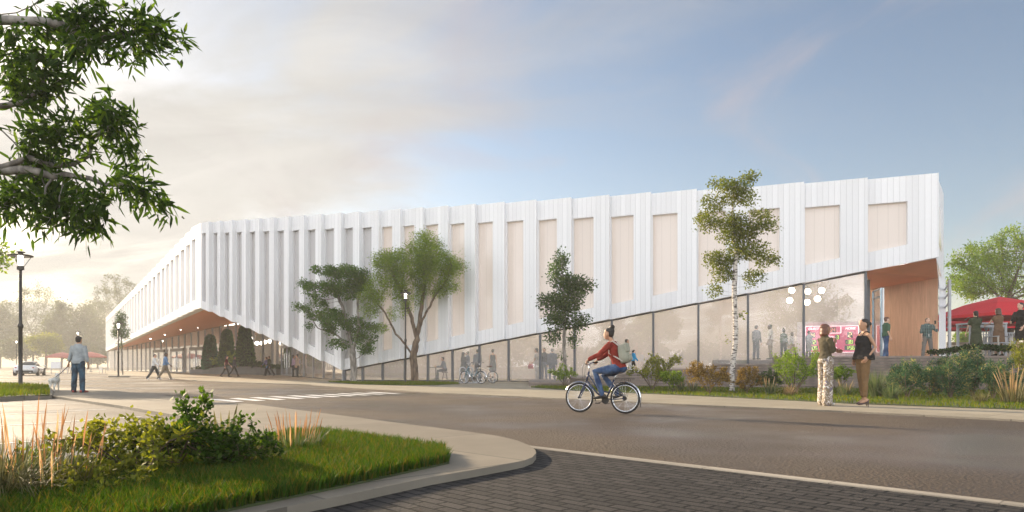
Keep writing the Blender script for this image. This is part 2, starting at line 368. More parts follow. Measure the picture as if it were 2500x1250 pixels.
    if t:
        m = MB(); infl = t.get('infl',.012); m.rings(tor(t.get('h0',-.03), t.get('h1',.55), infl, t.get('flare',0)))
        sl = t.get('sleeve',2)
        if sl:
            for nm in 'LR':
                P, Q = limb(j['sh'+nm], j['el'+nm], j['wr'+nm], ARM_R if sex=='m' else tuple(x*.85 for x in ARM_R), 0, sl, infl*.55+t.get('loose',.004))
                m.capsule(S([lerp(j['sh'+nm], hc+su*.43, .35)]+P), [(.050+infl*.5)*k]+[q*k for q in Q])
        if t.get('strap'):
            for sx in (-1,1):
                x = rt*sx*.075; m.tube(S([hc+su*(t['h1']-.03)+x+fw*.10, hc+su*.50+x+fw*.055, hc+su*.535+x-fw*.01, hc+su*.48+x-fw*.085, hc+su*(t['h1']-.03)+x-fw*.09]), .010*k, 6)
        remesh(m, max(vox,.010), 4, .030*k).build(t.get('name','shirt'), t['mat'], root, True)
        if t.get('collar'):
            m = MB(); m.torus((nb-su*.015)*k, .068*k, .014*k, su, 18, 6); m.build('collar', t.get('collarmat', t['mat']), root, True)
    bt = look.get('bottom')
    if bt:
        m = MB(); infl = .012; h1 = bt.get('h1',.10); m.rings(tor(-.11, h1, infl))
        if bt.get('skirt'):
            zb = bt['skirt']; c0 = hc; rr = []
            for q in range(9):
                f = q/8; c = lerp(hc-su*.02, V((j['anL'][0]+j['anR'][0])/2, (j['anL'][1]+j['anR'][1])/2, zb), f)
                rr.append(ellring(c*k, V(1,0,0), V(0,1,0), (.178+bt.get('flare',.02)*f)*k, (.135+.03*f)*k, 20))
            m.rings(rr)
        else:
            for nm in 'LR':
                rad = bt.get('rad', (.094,.083,.068,.064,.056)); P, Q = limb(j['hip'+nm], j['kn'+nm], j['an'+nm], rad, 0, bt.get('len',2.0), .004)
                if bt.get('len',2.0) >= 2: P[-1] = P[-1]-unit(P[-1]-P[-2])*(-bt.get('extra',.02))
                m.capsule(S(P), [q*k for q in Q], 12)
        remesh(m, max(vox,.010), 4, .026*k).build(bt.get('name','trousers'), bt['mat'], root, True)
    o = look.get('over')
    if o:    # open overshirt or vest panel down the front
        m = MB(); m.rings(tor(.0,.50,.002)); 
    root['k'] = k
    return root, j, k
# ================= building =================
def uvgroove(name, col, period=.24, line=.06, dark=.74, rough=.45):
    m, t, b, o = nt(name); L = t.links.new; uv = N(t,'ShaderNodeUVMap'); sp = N(t,'ShaderNodeSeparateXYZ'); L(uv.outputs[0], sp.inputs[0])
    dv = N(t,'ShaderNodeMath', operation='DIVIDE'); dv.inputs[1].default_value = period; L(sp.outputs['X'], dv.inputs[0])
    fr = N(t,'ShaderNodeMath', operation='FRACT'); L(dv.outputs[0], fr.inputs[0]); fl = N(t,'ShaderNodeMath', operation='FLOOR'); L(dv.outputs[0], fl.inputs[0])
    wn = N(t,'ShaderNodeTexWhiteNoise'); wn.noise_dimensions = '1D'; L(fl.outputs[0], wn.inputs['W'])
    lt = N(t,'ShaderNodeMath', operation='LESS_THAN'); lt.inputs[1].default_value = line; L(fr.outputs[0], lt.inputs[0])
    c = V(*col); r = ramp(t, [(0,c*.93),(1,np.clip(c*1.03,0,1))], wn.outputs['Value'])
    mx = N(t,'ShaderNodeMixRGB'); L(lt.outputs[0], mx.inputs[0]); L(r.outputs['Color'], mx.inputs[1]); mx.inputs[2].default_value = (*(c*dark),1)
    L(mx.outputs[0], b.inputs['Base Color']); b.inputs['Roughness'].default_value = rough
    bp = N(t,'ShaderNodeBump', i_Strength=.6, i_Distance=.02, invert=True); L(lt.outputs[0], bp.inputs['Height']); L(bp.outputs['Normal'], b.inputs['Normal'])
    M[name] = m
uvgroove('panel_white', (.84,.84,.845)); uvgroove('wood_ply', (.70,.42,.275), period=1.22, line=.004, dark=.7, rough=.5)
def grain():
    m = M['wood_ply']; t = m.node_tree; b = t.nodes['Principled BSDF']; L = t.links.new; src = b.inputs['Base Color'].links[0].from_socket
    tc = N(t,'ShaderNodeTexCoord'); mp = N(t,'ShaderNodeMapping'); mp.inputs['Scale'].default_value = (6,6,.5); L(tc.outputs['Object'], mp.inputs['Vector'])
    nz = N(t,'ShaderNodeTexNoise', i_Scale=1.5, i_Detail=8.0, i_Distortion=1.2); L(mp.outputs[0], nz.inputs['Vector']); r = ramp(t, [(.3,(.78,.76,.74)),(.7,(1,1,1))], nz.outputs['Fac'])
    mx = N(t,'ShaderNodeMixRGB', blend_type='MULTIPLY', i_Fac=1.0); L(src, mx.inputs[1]); L(r.outputs['Color'], mx.inputs[2]); L(mx.outputs[0], b.inputs['Base Color'])
grain()
tone('copper_soffit', (.84,.32,.155), rough=.5, var=.05, scale=1.0); tone('white_wall', (.82,.82,.82), rough=.5, var=.02); tone('inner_wall', (.52,.475,.44), rough=.8, var=.05, scale=.6); tone('inner_floor', (.42,.34,.27), rough=.25, var=.06); tone('inner_ceiling', (.70,.62,.55), rough=.8, var=.02)
tone('mullion', (.09,.10,.115), rough=.4, metal=.3); tone('frame_dark', (.025,.024,.024), rough=.4); tone('mullion_grey', (.24,.25,.27), rough=.4, metal=.2); tone('steel_blue', (.28,.36,.42), rough=.25, metal=.6)
M['lamp_glow'] = emit('lamp_glow', (1.0,.90,.76), 9.0); M['ceiling_glow'] = emit('ceiling_glow', (1.0,.91,.80), 15.0); M['lobby_glow'] = emit('lobby_glow', (1.0,.90,.78), 8.0); M['down_glow'] = emit('down_glow', (1.0,.93,.84), 30.0)
def glassmat(name, tint, base=.10, gain=1.0, film=.0):
    m, t, b, o = nt(name); L = t.links.new; t.nodes.remove(b)
    tr = N(t,'ShaderNodeBsdfTransparent'); tr.inputs['Color'].default_value = (*tint,1); gl = N(t,'ShaderNodeBsdfGlossy', i_Roughness=.0); gl.inputs['Color'].default_value = (1,1,1,1)
    f = N(t,'ShaderNodeFresnel', i_IOR=1.5); ma = N(t,'ShaderNodeMath', operation='MULTIPLY_ADD', use_clamp=True); ma.inputs[1].default_value = gain; ma.inputs[2].default_value = base; L(f.outputs[0], ma.inputs[0])
    mx = N(t,'ShaderNodeMixShader'); df = N(t,'ShaderNodeBsdfDiffuse'); df.inputs['Color'].default_value = (.67,.675,.69,1); mf = N(t,'ShaderNodeMixShader', i_Fac=film); L(tr.outputs[0], mf.inputs[1]); L(df.outputs[0], mf.inputs[2]); L(ma.outputs[0], mx.inputs[0]); L(mf.outputs[0], mx.inputs[1]); L(gl.outputs[0], mx.inputs[2]); L(mx.outputs[0], o.inputs['Surface']); M[name] = m
glassmat('glass', (.84,.83,.82), .07, 1.0, .24); glassmat('door_glass', (.75,.82,.86), .2, 1.2)
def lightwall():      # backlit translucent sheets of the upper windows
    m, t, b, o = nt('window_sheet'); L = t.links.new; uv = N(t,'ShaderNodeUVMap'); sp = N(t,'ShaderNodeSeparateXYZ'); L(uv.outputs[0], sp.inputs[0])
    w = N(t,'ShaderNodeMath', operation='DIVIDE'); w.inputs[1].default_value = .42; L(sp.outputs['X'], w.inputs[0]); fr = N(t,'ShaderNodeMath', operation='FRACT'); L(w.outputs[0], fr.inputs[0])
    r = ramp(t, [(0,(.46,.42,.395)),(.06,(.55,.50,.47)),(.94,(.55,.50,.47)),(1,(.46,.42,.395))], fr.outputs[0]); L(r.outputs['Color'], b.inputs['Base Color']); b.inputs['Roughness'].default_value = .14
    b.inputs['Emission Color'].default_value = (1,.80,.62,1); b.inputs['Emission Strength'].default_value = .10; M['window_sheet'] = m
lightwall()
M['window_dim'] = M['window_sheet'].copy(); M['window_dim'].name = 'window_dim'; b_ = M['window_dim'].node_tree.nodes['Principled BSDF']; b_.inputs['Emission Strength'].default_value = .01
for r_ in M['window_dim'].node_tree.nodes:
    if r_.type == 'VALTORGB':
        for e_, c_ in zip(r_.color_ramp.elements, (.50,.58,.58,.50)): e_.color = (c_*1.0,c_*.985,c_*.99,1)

ROOF = 9.2; SC0, SC1 = 41.7, 55.8
sR = lambda px: SC0+(px-490)*(SC1-SC0)/1796
C_ = V((490-CX)/SC0, FP/SC0); E_ = V((2286-CX)/SC1, FP/SC1); F_ = V((262-CX)/14.2, FP/14.2)
A_ = on(840, C_, E_); G1 = V((675-CX)/26.5, FP/26.5); P2115 = on(2114.2, C_, E_)
dR = unit(E_-C_); nR = V(dR[1], -dR[0]);  nR = nR if nR[1] < 0 else -nR
dL = unit(F_-C_); nL = V(-dL[1], dL[0]); nL = nL if nL[0] < 0 else -nL
lowR = lambda px: EYE-(np.interp(px, (497,840,2114.2,2286), (752,903,662,630))-HY)/sR(px)
zC = lowR(497); zF = EYE-(857-HY)/14.2
hall = thing('sports_hall', 'long white folded-facade sports hall with tall slot windows and glazed ground floor', 'building', (C_[0],C_[1],0))
HO = (C_[0],C_[1],0)
p3 = lambda p, z: V(p[0],p[1],z)
def module(p0, p1, n, zb0, zb1, w0, w1, drop, rise, out, u_base, name='facade_panel', sheet='window_sheet'):
    m = MB(); L0 = np.linalg.norm(p1-p0); S = lambda u, off=0.0: lerp(p0,p1,u)+n*(out*u+off)
    zb = lambda u: lerp(zb0,zb1,u); zt = ROOF; uvf = lambda u, z: (u_base+u*L0, z)
    def q(u0,u1,a0,a1,b0,b1):   # bottom z a0,a1 and top z b0,b1
        m.quad(p3(S(u0),a0), p3(S(u1),a1), p3(S(u1),b1), p3(S(u0),b0), [uvf(u0,a0),uvf(u1,a1),uvf(u1,b1),uvf(u0,b0)])
    wt = zt-drop; wb = lambda u: zb(u)+rise
    q(0,w0,zb(0),zb(w0),zt,zt); q(w1,1,zb(w1),zb(1),zt,zt); q(w0,w1,zb(w0),zb(w1),wb(w0),wb(w1)); q(w0,w1,wt,wt,zt,zt)
    nz = [(0.03,0.03)]*4; d = -.26
    m.quad(p3(S(w0),wb(w0)), p3(S(w0,d),wb(w0)), p3(S(w0,d),wt), p3(S(w0),wt), nz); m.quad(p3(S(w1),wb(w1)), p3(S(w1,d),wb(w1)), p3(S(w1,d),wt), p3(S(w1),wt), nz)
    m.quad(p3(S(w0),wb(w0)), p3(S(w1),wb(w1)), p3(S(w1,d),wb(w1)), p3(S(w0,d),wb(w0)), nz); m.quad(p3(S(w0),wt), p3(S(w1),wt), p3(S(w1,d),wt), p3(S(w0,d),wt), nz)
    m.quad(p3(S(1),zb1), p3(p1,zb1), p3(p1,zt), p3(S(1),zt), nz)                       # return of the fold
    bk = lambda u: lerp(p0,p1,u)-n*.40
    m.quad(p3(S(0),zt), p3(S(1),zt), p3(bk(1),zt), p3(bk(0),zt), nz); m.quad(p3(S(0),zb0), p3(S(1),zb1), p3(bk(1),zb1), p3(bk(0),zb0), nz)
    m.quad(p3(bk(0),zb0), p3(bk(w0),zb(w0)), p3(bk(w0),zt), p3(bk(0),zt), nz); m.quad(p3(bk(w1),zb(w1)), p3(bk(1),zb1), p3(bk(1),zt), p3(bk(w1),zt), nz); m.quad(p3(bk(w0),zb(w0)), p3(bk(w1),zb(w1)), p3(bk(w1),zt), p3(bk(w0),zt), nz)
    m.build(name, M['panel_white'], hall, origin=HO)
    w = MB(); d = -.24
    w.quad(p3(S(w0,d),wb(w0)), p3(S(w1,d),wb(w1)), p3(S(w1,d),wt), p3(S(w0,d),wt), [(0,0),((w1-w0)*L0,0),((w1-w0)*L0,5),(0,5)]); w.build('window', M[sheet], hall, origin=HO)
bR = [490,519.5,546.6,576.7,609,641.8,677,713,750.4,791.6,840,884,931,983.5,1038,1099,1164.7,1235.5,1312.4,1397.4,1489.5,1590.3,1701.6,1824,1960.7,2114.2,2286]
ub = 0.0
for i in range(len(bR)-1):
    a, b = bR[i], bR[i+1]; p0, p1 = on(a,C_,E_), on(b,C_,E_); f = i/25
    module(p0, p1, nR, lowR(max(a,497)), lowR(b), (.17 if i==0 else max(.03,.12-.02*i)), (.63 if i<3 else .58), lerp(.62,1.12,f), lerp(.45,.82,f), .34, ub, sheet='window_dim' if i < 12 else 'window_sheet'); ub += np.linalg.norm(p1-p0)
bL = [490,477,462,449,435,423,412,401,389.5,378,368,357.6,349,341,333.4,326.7,320.6,314.6,309,303.6,298.5,293.6,289,284.8,280.8,277,273.4,270,267,264.4,262]
lowL = lambda p: lerp(zC, zF, np.linalg.norm(p-C_)/np.linalg.norm(F_-C_))
ub = 0
for i in range(len(bL)-1):
    p0, p1 = on(bL[i],C_,F_), on(bL[i+1],C_,F_); f = i/30
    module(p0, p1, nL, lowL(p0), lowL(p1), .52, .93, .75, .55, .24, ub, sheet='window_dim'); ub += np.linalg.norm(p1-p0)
# roof, rear walls
Bk1, Bk2, E2 = V(21.0,75.0), V(-48.0,150.0), V((2301-CX)/51.5, FP/51.5)
inR, inL = -nR, -nL
m = MB(); pts = [C_+(inR+inL)*.25, E_+inR*.35, E2+V(-.2,.3), Bk1, Bk2, F_+inL*.4]
m.add([p3(p,ROOF-.12) for p in pts], [tuple(range(6))]); m.add([p3(p,ROOF-.42) for p in pts], [tuple(range(6))[::-1]]); m.build('roof', M['white_wall'], hall, origin=HO)
for a, b in ((E2+V(.4,4.5),Bk1),(Bk1,Bk2),(Bk2,F_+inL*.4)):
    m = MB(); m.quad(p3(a,0),p3(b,0),p3(b,ROOF-.1),p3(a,ROOF-.1)); m.build('rear_wall', M['white_wall'], hall, origin=HO)
# plane of the copper soffit
q0 = p3(C_, zC-.02); q1 = p3(F_, zF-.02); s570 = None
g570 = on(570, F_, G1); q2 = p3(g570, EYE+(894-788)/(FP/g570[1])); sn = unit(np.cross(q1-q0, q2-q0))
zS = lambda p: q0[2]-((p[0]-q0[0])*sn[0]+(p[1]-q0[1])*sn[1])/sn[2]
def on_plane(px, py, off=0):
    d = V((px-CX)/FP, 1, -(py-HY)/FP); o = V(0,0,EYE); t = ((q0-o)@sn)/(d@sn); p = o+d*t; return p-V(0,0,off)
m = MB(); aa = A_+inR*.33; m.add([p3(C_+(inR+inL)*.2,zS(C_)), p3(F_,zS(F_)), p3(G1+V(.4,.4),zS(G1)+.02), p3(aa, zS(aa))], [(0,1,2,3)]); m.add([p3(C_+(inR+inL)*.2,zS(C_)+.2), p3(F_,zS(F_)+.2), p3(G1+V(.4,.4),zS(G1)+.2), p3(aa, zS(aa)+.2)], [(3,2,1,0)])
m.build('soffit', M['copper_soffit'], hall, origin=HO)
for px, py in ((436.6,805),(398,817),(363.6,827),(478,800),(395,833)):
    p = on_plane(px, py, .02); m = MB(); m.lathe([(0.01,0),(.22,0),(.22,.03),(.01,.03)], p, 14); m.build('downlight', M['down_glow'], hall, origin=HO)
# glazing: entrance wall F-G1-A, front wall A-2115
def wallrun(P, Q, pxs, ztop, zbot, mull, w, d, glass='glass', pane='glass_pane', skip=()):
    pts = [on(x,P,Q) for x in pxs]
    for i, p in enumerate(pts):
        m = MB(); t = unit(Q-P); z = ztop(pxs[i], p); m.box((p[0],p[1],(z+zbot(pxs[i]))/2), (w,d,z-zbot(pxs[i])), math.atan2(t[1],t[0])); m.build('mullion', mull, hall, origin=HO)
    for i in range(len(pts)-1):
        a, b = pts[i], pts[i+1]; x0, x1 = pxs[i], pxs[i+1]; t = unit(b-a); a2, b2 = a+t*w*.45, b-t*w*.45
        m = MB(); m.quad(p3(a2,zbot(x0)+.05),p3(b2,zbot(x1)+.05),p3(b2,ztop(x1,b)-.03),p3(a2,ztop(x0,a)-.03)); m.build(pane, M[glass], hall, origin=HO)
        for za, zb in ((ztop(x0,a)-.03,ztop(x1,b)-.03),(zbot(x0)+.03,zbot(x1)+.03)): m = MB(); m.bar(p3(a2,za),p3(b2,zb),.08,.06); m.build('rail', M['frame_dark'], hall, origin=HO)
pxG = [263,280,296,312,324,334.5,345,356,366,377.5,393,406,420.5,436,451,467,484,501,519,537.5,556,576,597,619,642,665]
wallrun(F_, G1, pxG, lambda x,p: zS(p), lambda x: .03, M['mullion_grey'], .30, .14)
pxH = [676,692,706,722,742,765,790,815,838]
wallrun(G1, A_, pxH, lambda x,p: min(zS(p), 4.9), lambda x: .03, M['mullion_grey'], .2, .12)
PO, QO = C_+inR*.12, E_+inR*.12
pxR = [842,886,934.5,989,1045,1105,1171,1242,1319,1403,1494,1595,1705,1826,1962,2113]
wallrun(PO, QO, pxR, lambda x,p: lowR(x)-.012, lambda x: .03, M['mullion'], .10, .16)
# entrance doors: a dark header and two leaves in each of three bays
def doorbay(x0, x1, P, Q, zt=2.9):
    a, b = on(x0,P,Q), on(x1,P,Q); t = unit(b-a); n = V(t[1],-t[0]); n = n if n[1]<0 else -n; a, b = a+n*.2, b+n*.2
    m = MB(); m.bar(p3(a,zt),p3(b,zt),.16,.32); m.build('door_header', M['frame_dark'], hall, origin=HO)
    for k in range(2):
        u, v = lerp(a,b,.02+k*.5), lerp(a,b,.48+k*.5); m = MB()
        for s, e in ((p3(u,.06),p3(u,zt-.16)),(p3(v,.06),p3(v,zt-.16)),(p3(u,.1),p3(v,.1)),(p3(u,zt-.2),p3(v,zt-.2))): m.bar(s,e,.12,.10)
        d = m.build('door', M['mullion_grey'], hall, origin=HO)
        g = MB(); g.quad(p3(u,.12),p3(v,.12),p3(v,zt-.22),p3(u,zt-.22)); g.build('door_pane', M['door_glass'], d)
        d.children[0].data.transform(Matrix.Translation((-HO[0],-HO[1],0)))
        g = MB(); c = lerp(u,v,.85 if k==0 else .15)+n*.1; g.bar(p3(c,.7),p3(c,1.9),.05); h = g.build('handle', M['chrome'], d, origin=HO)
doorbay(378,405,F_,G1); doorbay(421,451,F_,G1); doorbay(467,500,F_,G1); doorbay(693,721,G1,A_,2.6)
# recessed corner at the raised deck
TZ = 1.17
W0 = V((2125-CX)/47.0, FP/47.0); W1 = V((2290-CX)/52.3, FP/52.3); zW0, zW1 = 4.83, 4.95; zE = lowR(2286); zP = lowR(2114.2)
m = MB(); m.add([p3(P2115+inR*.02,zP-.015), p3(E_+inR*.02,zE-.015), p3(W1,zW1), p3(W0,zW0)], [(0,1,2),(0,2,3)]); m.build('soffit', M['copper_soffit'], hall, origin=HO)
m = MB(); LW = np.linalg.norm(W1-W0); m.quad(p3(W0,TZ-.1),p3(W1,TZ-.1),p3(W1,zW1+.05),p3(W0,zW0+.05), [(0,0),(LW,0),(LW,4),(0,4)]); m.build('timber_wall', M['wood_ply'], hall, origin=HO)
m = MB(); m.quad(p3(P2115+inR*.15,TZ),p3(W0,TZ),p3(W0,zW0),p3(P2115+inR*.15,zP-.03)); m.build('glass_pane', M['glass'], hall, origin=HO)
m = MB(); p = lerp(P2115,W0,.45); m.bar(p3(p,TZ),p3(p,lerp(zP,zW0,.45)),.12,.12); m.build('mullion', M['mullion'], hall, origin=HO)
for c in ((2200.6,661),(2206,671.5),(2211,681)):
    f = (c[1]-652)/45; pz = lerp(zE, zW1, f)-.16; s = (HY-c[1])/(pz-EYE); p = at(c[0],c[1],s); m = MB(); m.lathe([(.01,0),(.17,0),(.17,.03),(.01,.03)], p, 14); m.build('downlight', M['down_glow'], hall, origin=HO)
D0, D1 = V((2131-CX)/51.5, FP/51.5), V((2151-CX)/54.0, FP/54.0); zd = 4.35; t = unit(D1-D0)
m = MB()
for s, e in ((p3(D0,TZ),p3(D0,zd)),(p3(D1,TZ),p3(D1,zd)),(p3(D0,TZ+.06),p3(D1,TZ+.06)),(p3(D0,zd),p3(D1,zd)),(p3(D0,zd-.35),p3(D1,zd-.35))): m.bar(s,e,.06,.07)
dr = m.build('door', M['steel_blue'], hall, origin=HO)
g = MB(); g.quad(p3(D0,TZ+.1),p3(D1,TZ+.1),p3(D1,zd-.04),p3(D0,zd-.04)); g.build('door_pane', M['door_glass'], dr, origin=HO)
g = MB(); c = lerp(D0,D1,.8)-V(.0,.07); g.bar(p3(c,TZ+.8),p3(c,TZ+1.7),.04); g.build('handle', M['chrome'], dr, origin=HO)
g = MB(); g.bar(p3(D1+V(.08,-.02),TZ),p3(D1+V(.08,-.02),zd+.02),.07,.07); g.build('door_post', M['white_wall'], hall, origin=HO)
# white end wall: upper folded sheet and the leg that carries it
m = MB(); e0 = E_; e1 = E2; out = unit(V(e1[1]-e0[1], -(e1[0]-e0[0])))
k0 = lerp(e0,e1,.5)
nz = [(.03,.03)]*4
m.quad(p3(e0,zE),p3(e1,zW1),p3(e1,ROOF-.02),p3(e0,ROOF),nz); leg = [W1+V(.02,-.05), V((2306-CX)/51.2,FP/51.2), V((2309-CX)/49.5,FP/49.5), V((2292-CX)/45,FP/45)]
m.build('end_panel', M['panel_white'], hall, origin=HO)
w = MB(); a, b = lerp(e0,e1,.28)+out*.02, lerp(e0,e1,.72)+out*.02; w.quad(p3(a,6.3),p3(b,6.1),p3(b,8.0),p3(a,8.0),[(0,0),(.5,0),(.5,3),(0,3)]); w.build('window', M['window_sheet'], hall, origin=HO)
m = MB(); n = 4
rows = [[p3(p,z) for p in leg] for z in (0.2, zW1+.1)]; P = rows[0]+rows[1]
m.add(P, [(0,1,5,4),(1,2,6,5),(2,3,7,6),(3,0,4,7),(4,5,6,7)], [(.03,.03)]*8); m.build('end_wall', M['panel_white'], hall, origin=HO)
m = MB(); P = [p3(p,z) for z in (zW1+.1, ROOF-.05) for p in (E2, V((2304-CX)/50.5,FP/50.5), V((2296-CX)/45,FP/45), V((2270-CX)/45,FP/45))]
m.add(P, [(0,1,5,4),(1,2,6,5),(2,3,7,6),(3,0,4,7),(0,3,2,1)], [(.03,.03)]*8); m.build('end_wall', M['panel_white'], hall, origin=HO)
# inside: floor, core wall, ceiling, light strips
G_in = unit(V(.757,.653)); K = [F_+G_in*9, G1+G_in*8, A_+inR*8, P2115+inR*7]
m = MB(); m.add([p3(p,.02) for p in (F_,G1,A_,P2115+inR*.3,K[3],K[2],K[1],K[0])], [tuple(range(8))]); m.build('interior_floor', M['inner_floor'], hall, origin=HO)
m = MB()
for a, b in zip(K[:-1], K[1:]): m.quad(p3(a,0),p3(b,0),p3(b,7.4),p3(a,7.4))
m.quad(p3(K[3],0),p3(W0+V(.1,.1),0),p3(W0+V(.1,.1),7.4),p3(K[3],7.4)); m.build('interior_wall', M['inner_wall'], hall, origin=HO)
m = MB(); m.add([p3(p,6.4) for p in (C_+inR*.5,E_+inR*.5,K[3],K[2],K[1],K[0],F_+inL*.5)], [tuple(range(7))[::-1]]); m.build('interior_ceiling', M['inner_ceiling'], hall, origin=HO)
for i in range(7):
    c = lerp(A_,P2115,(i+.7)/7.2)+inR*3.2; m = MB(); m.box((c[0],c[1],6.3),(3.0,.5,.06),math.atan2(dR[1],dR[0])); m.build('light_strip', M['ceiling_glow'], hall, origin=HO)
for i in range(7):
    c = lerp(F_,G1,(i+.8)/7.2)+G_in*4; t = unit(G1-F_); m = MB(); m.box((c[0],c[1],5.9),(5.0,.6,.06),math.atan2(t[1],t[0])); m.build('light_strip', M['lobby_glow'], hall, origin=HO)
for i in range(3):
    c = lerp(G1,A_,(i+.6)/3.2)+V(3.2,1.6); m = MB(); m.box((c[0],c[1],5.9),(3.0,.6,.06),-1.1); m.build('light_strip', M['ceiling_glow'], hall, origin=HO)
# raised floor and low partition behind the scoreboard
fl = [on(1740,PO+inR*.3,QO+inR*.3), on(2112,PO+inR*.3,QO+inR*.3)]
m = MB(); P = [p3(p,z) for z in (.05,TZ-.05) for p in (fl[0],fl[1],fl[1]+inR*6.4,fl[0]+inR*6.4)]; m.add(P,[(4,5,6,7),(0,1,5,4),(3,0,4,7)]); m.build('interior_deck', M['inner_floor'], hall, origin=HO)
PB, QB = C_+inR*3.4, E_+inR*3.4; b0, b1 = on(1946,PB,QB), on(2113,PB,QB)
m = MB(); m.quad(p3(b0,TZ-.05),p3(b1,TZ-.05),p3(b1,3.05),p3(b0,3.05),[(0,0),(3,0),(3,2),(0,2)]); m.build('partition', M['panel_white'], hall, origin=HO)

# hanging globe lamps: each cord + globe is a lamp of its own
def globe(px, py, s, r, label, grp):
    p = at(px,py,s); o = thing('globe_lamp', label, 'lamp', p, group=grp); m = MB(); m.ell((0,0,0), r, 16, 12); m.build('globe', M['lamp_glow'], o, True)
    m = MB(); m.tube([(0,0,r),(0,0,6.35-p[2])], .012, 6); m.build('cord', M['frame_dark'], o); return o
for px, py in ((605,828),(613,824),(604,837),(627,838),(639,838),(646,835),(659,833)): globe(px,py,24.6 if px<640 else 25.2,.19,'small glowing globe lamp hanging behind the entrance glass beside the tall cypress','globe lamps hanging in the entrance hall')
for px, py in ((1933,709),(1972,711.5),(2006,709),(1928,733.5),(1970,738),(1996,729.5)): globe(px,py,48.5,.15,'large glowing globe lamp hanging behind the glass above the scoreboard','globe lamps hanging above the scoreboard')

# scoreboard
M['board_pink'] = pm('board_pink', (.62,.06,.16), rough=.4, var=.04); M['board_lit'] = M['board_pink']; b = M['board_pink'].node_tree.nodes['Principled BSDF']; b.inputs['Emission Color'].default_value = (.8,.08,.22,1); b.inputs['Emission Strength'].default_value = .35
M['board_black'] = pm('board_black', (.03,.03,.035), rough=.4); M['digit_green'] = emit('digit_green', (.62,.85,.12), 1.3); M['digit_amber'] = emit('digit_amber', (.95,.65,.25), 1.2); M['digit_red'] = emit('digit_red', (.9,.2,.15), 1.1); M['board_white'] = emit('board_white', (1,.92,.93), .8)
PS, QS = C_+inR*3.2, E_+inR*3.2; s0 = on(1967,PS,QS); s1 = on(2096,PS,QS); sw_, zt_, zb_ = np.linalg.norm(s1-s0), 2.82, 1.52
sb = thing('scoreboard', 'pink lit scoreboard with GUEST and HOME digits behind the glass', 'scoreboard', p3(s0,zb_), math.atan2(dR[1],dR[0]))
m = MB(); m.box((sw_/2,.04,.65),(sw_,.08,1.3)); m.build('board', M['board_pink'], sb)
m = MB()
for a, b in (((0,0),(sw_,0)),((0,1.3),(sw_,1.3)),((0,0),(0,1.3)),((sw_,0),(sw_,1.3)),((sw_*.33,.95),(sw_*.67,.95)),((sw_*.67,.95),(sw_*.67,1.3)),((sw_*.33,.95),(sw_*.33,1.3))): m.bar((a[0],-.01,a[1]),(b[0],-.01,b[1]),.03)
m.build('border', M['board_white'], sb)
SEG = {'0':'abcdef','1':'bc','2':'abged','3':'abgcd','4':'fgbc','5':'afgcd','6':'afgecd','7':'abc','8':'abcdefg','9':'abcdfg'}
def digits(txt, x, z, h, mat):
    w = h*.55; x0 = x; bk = MB(); n = len(txt.replace(':','')); tot = n*w*1.3+txt.count(':')*w*.5
    bk.box((x0+tot/2-w*.15,-.004,z+h/2),(tot+.08,.012,h*1.35)); bk.build('display', M['board_black'], sb); m = MB()
    for ch in txt:
        if ch == ':':
            for zz in (.3,.7): m.box((x0+w*.1,-.016,z+h*zz),(h*.1,.01,h*.1))
            x0 += w*.5; continue
        for sg in SEG[ch]:
            c, s = {'a':((.5,1),0),'d':((.5,0),0),'g':((.5,.5),0),'f':((0,.75),1),'e':((0,.25),1),'b':((1,.75),1),'c':((1,.25),1)}[sg]
            m.box((x0+c[0]*w,-.016,z+c[1]*h),(h*.1,.01,h*.42) if s else (w*.85,.01,h*.1))
        x0 += w*1.3
    m.build('digits', mat, sb)
def words(txt, x, z, h):
    cu = bpy.data.curves.new('t','FONT'); cu.body = txt; cu.size = h*1.35; cu.shear = .25; cu.extrude = .004; cu.offset = .004
    o = bpy.data.objects.new('t', cu); COL.objects.link(o); bpy.context.view_layer.update(); me = bpy.data.meshes.new_from_object(o.evaluated_get(bpy.context.evaluated_depsgraph_get())); bpy.data.objects.remove(o)
    me.transform(Matrix.Translation((x,-.016,z)) @ Matrix.Rotation(PI/2,4,'X')); me.materials.clear(); link_mesh('lettering', me, M['board_white'], sb)
u = sw_/2.6
words('GUEST', .12*u, 1.12, .12); words('HOME', 1.95*u, 1.12, .12); words('PERIOD', .98*u, .70, .085); words('PENALTY 1', .92*u, .40, .085); words('PENALTY 2', .92*u, .17, .085)
digits('8:54', .98*u, 1.02, .19, M['digit_red']); digits('4', .30*u, .76, .2, M['digit_amber']); digits('2', 2.12*u, .74, .22, M['digit_amber']); digits('3', 1.52*u, .66, .17, M['digit_green'])
digits(':38', 2.02*u, .42, .17, M['digit_green']); digits('1:56', 1.98*u, .13, .17, M['digit_green']); digits(':12', .20*u, .42, .17, M['digit_green']); digits('2:05', .15*u, .13, .17, M['digit_green'])
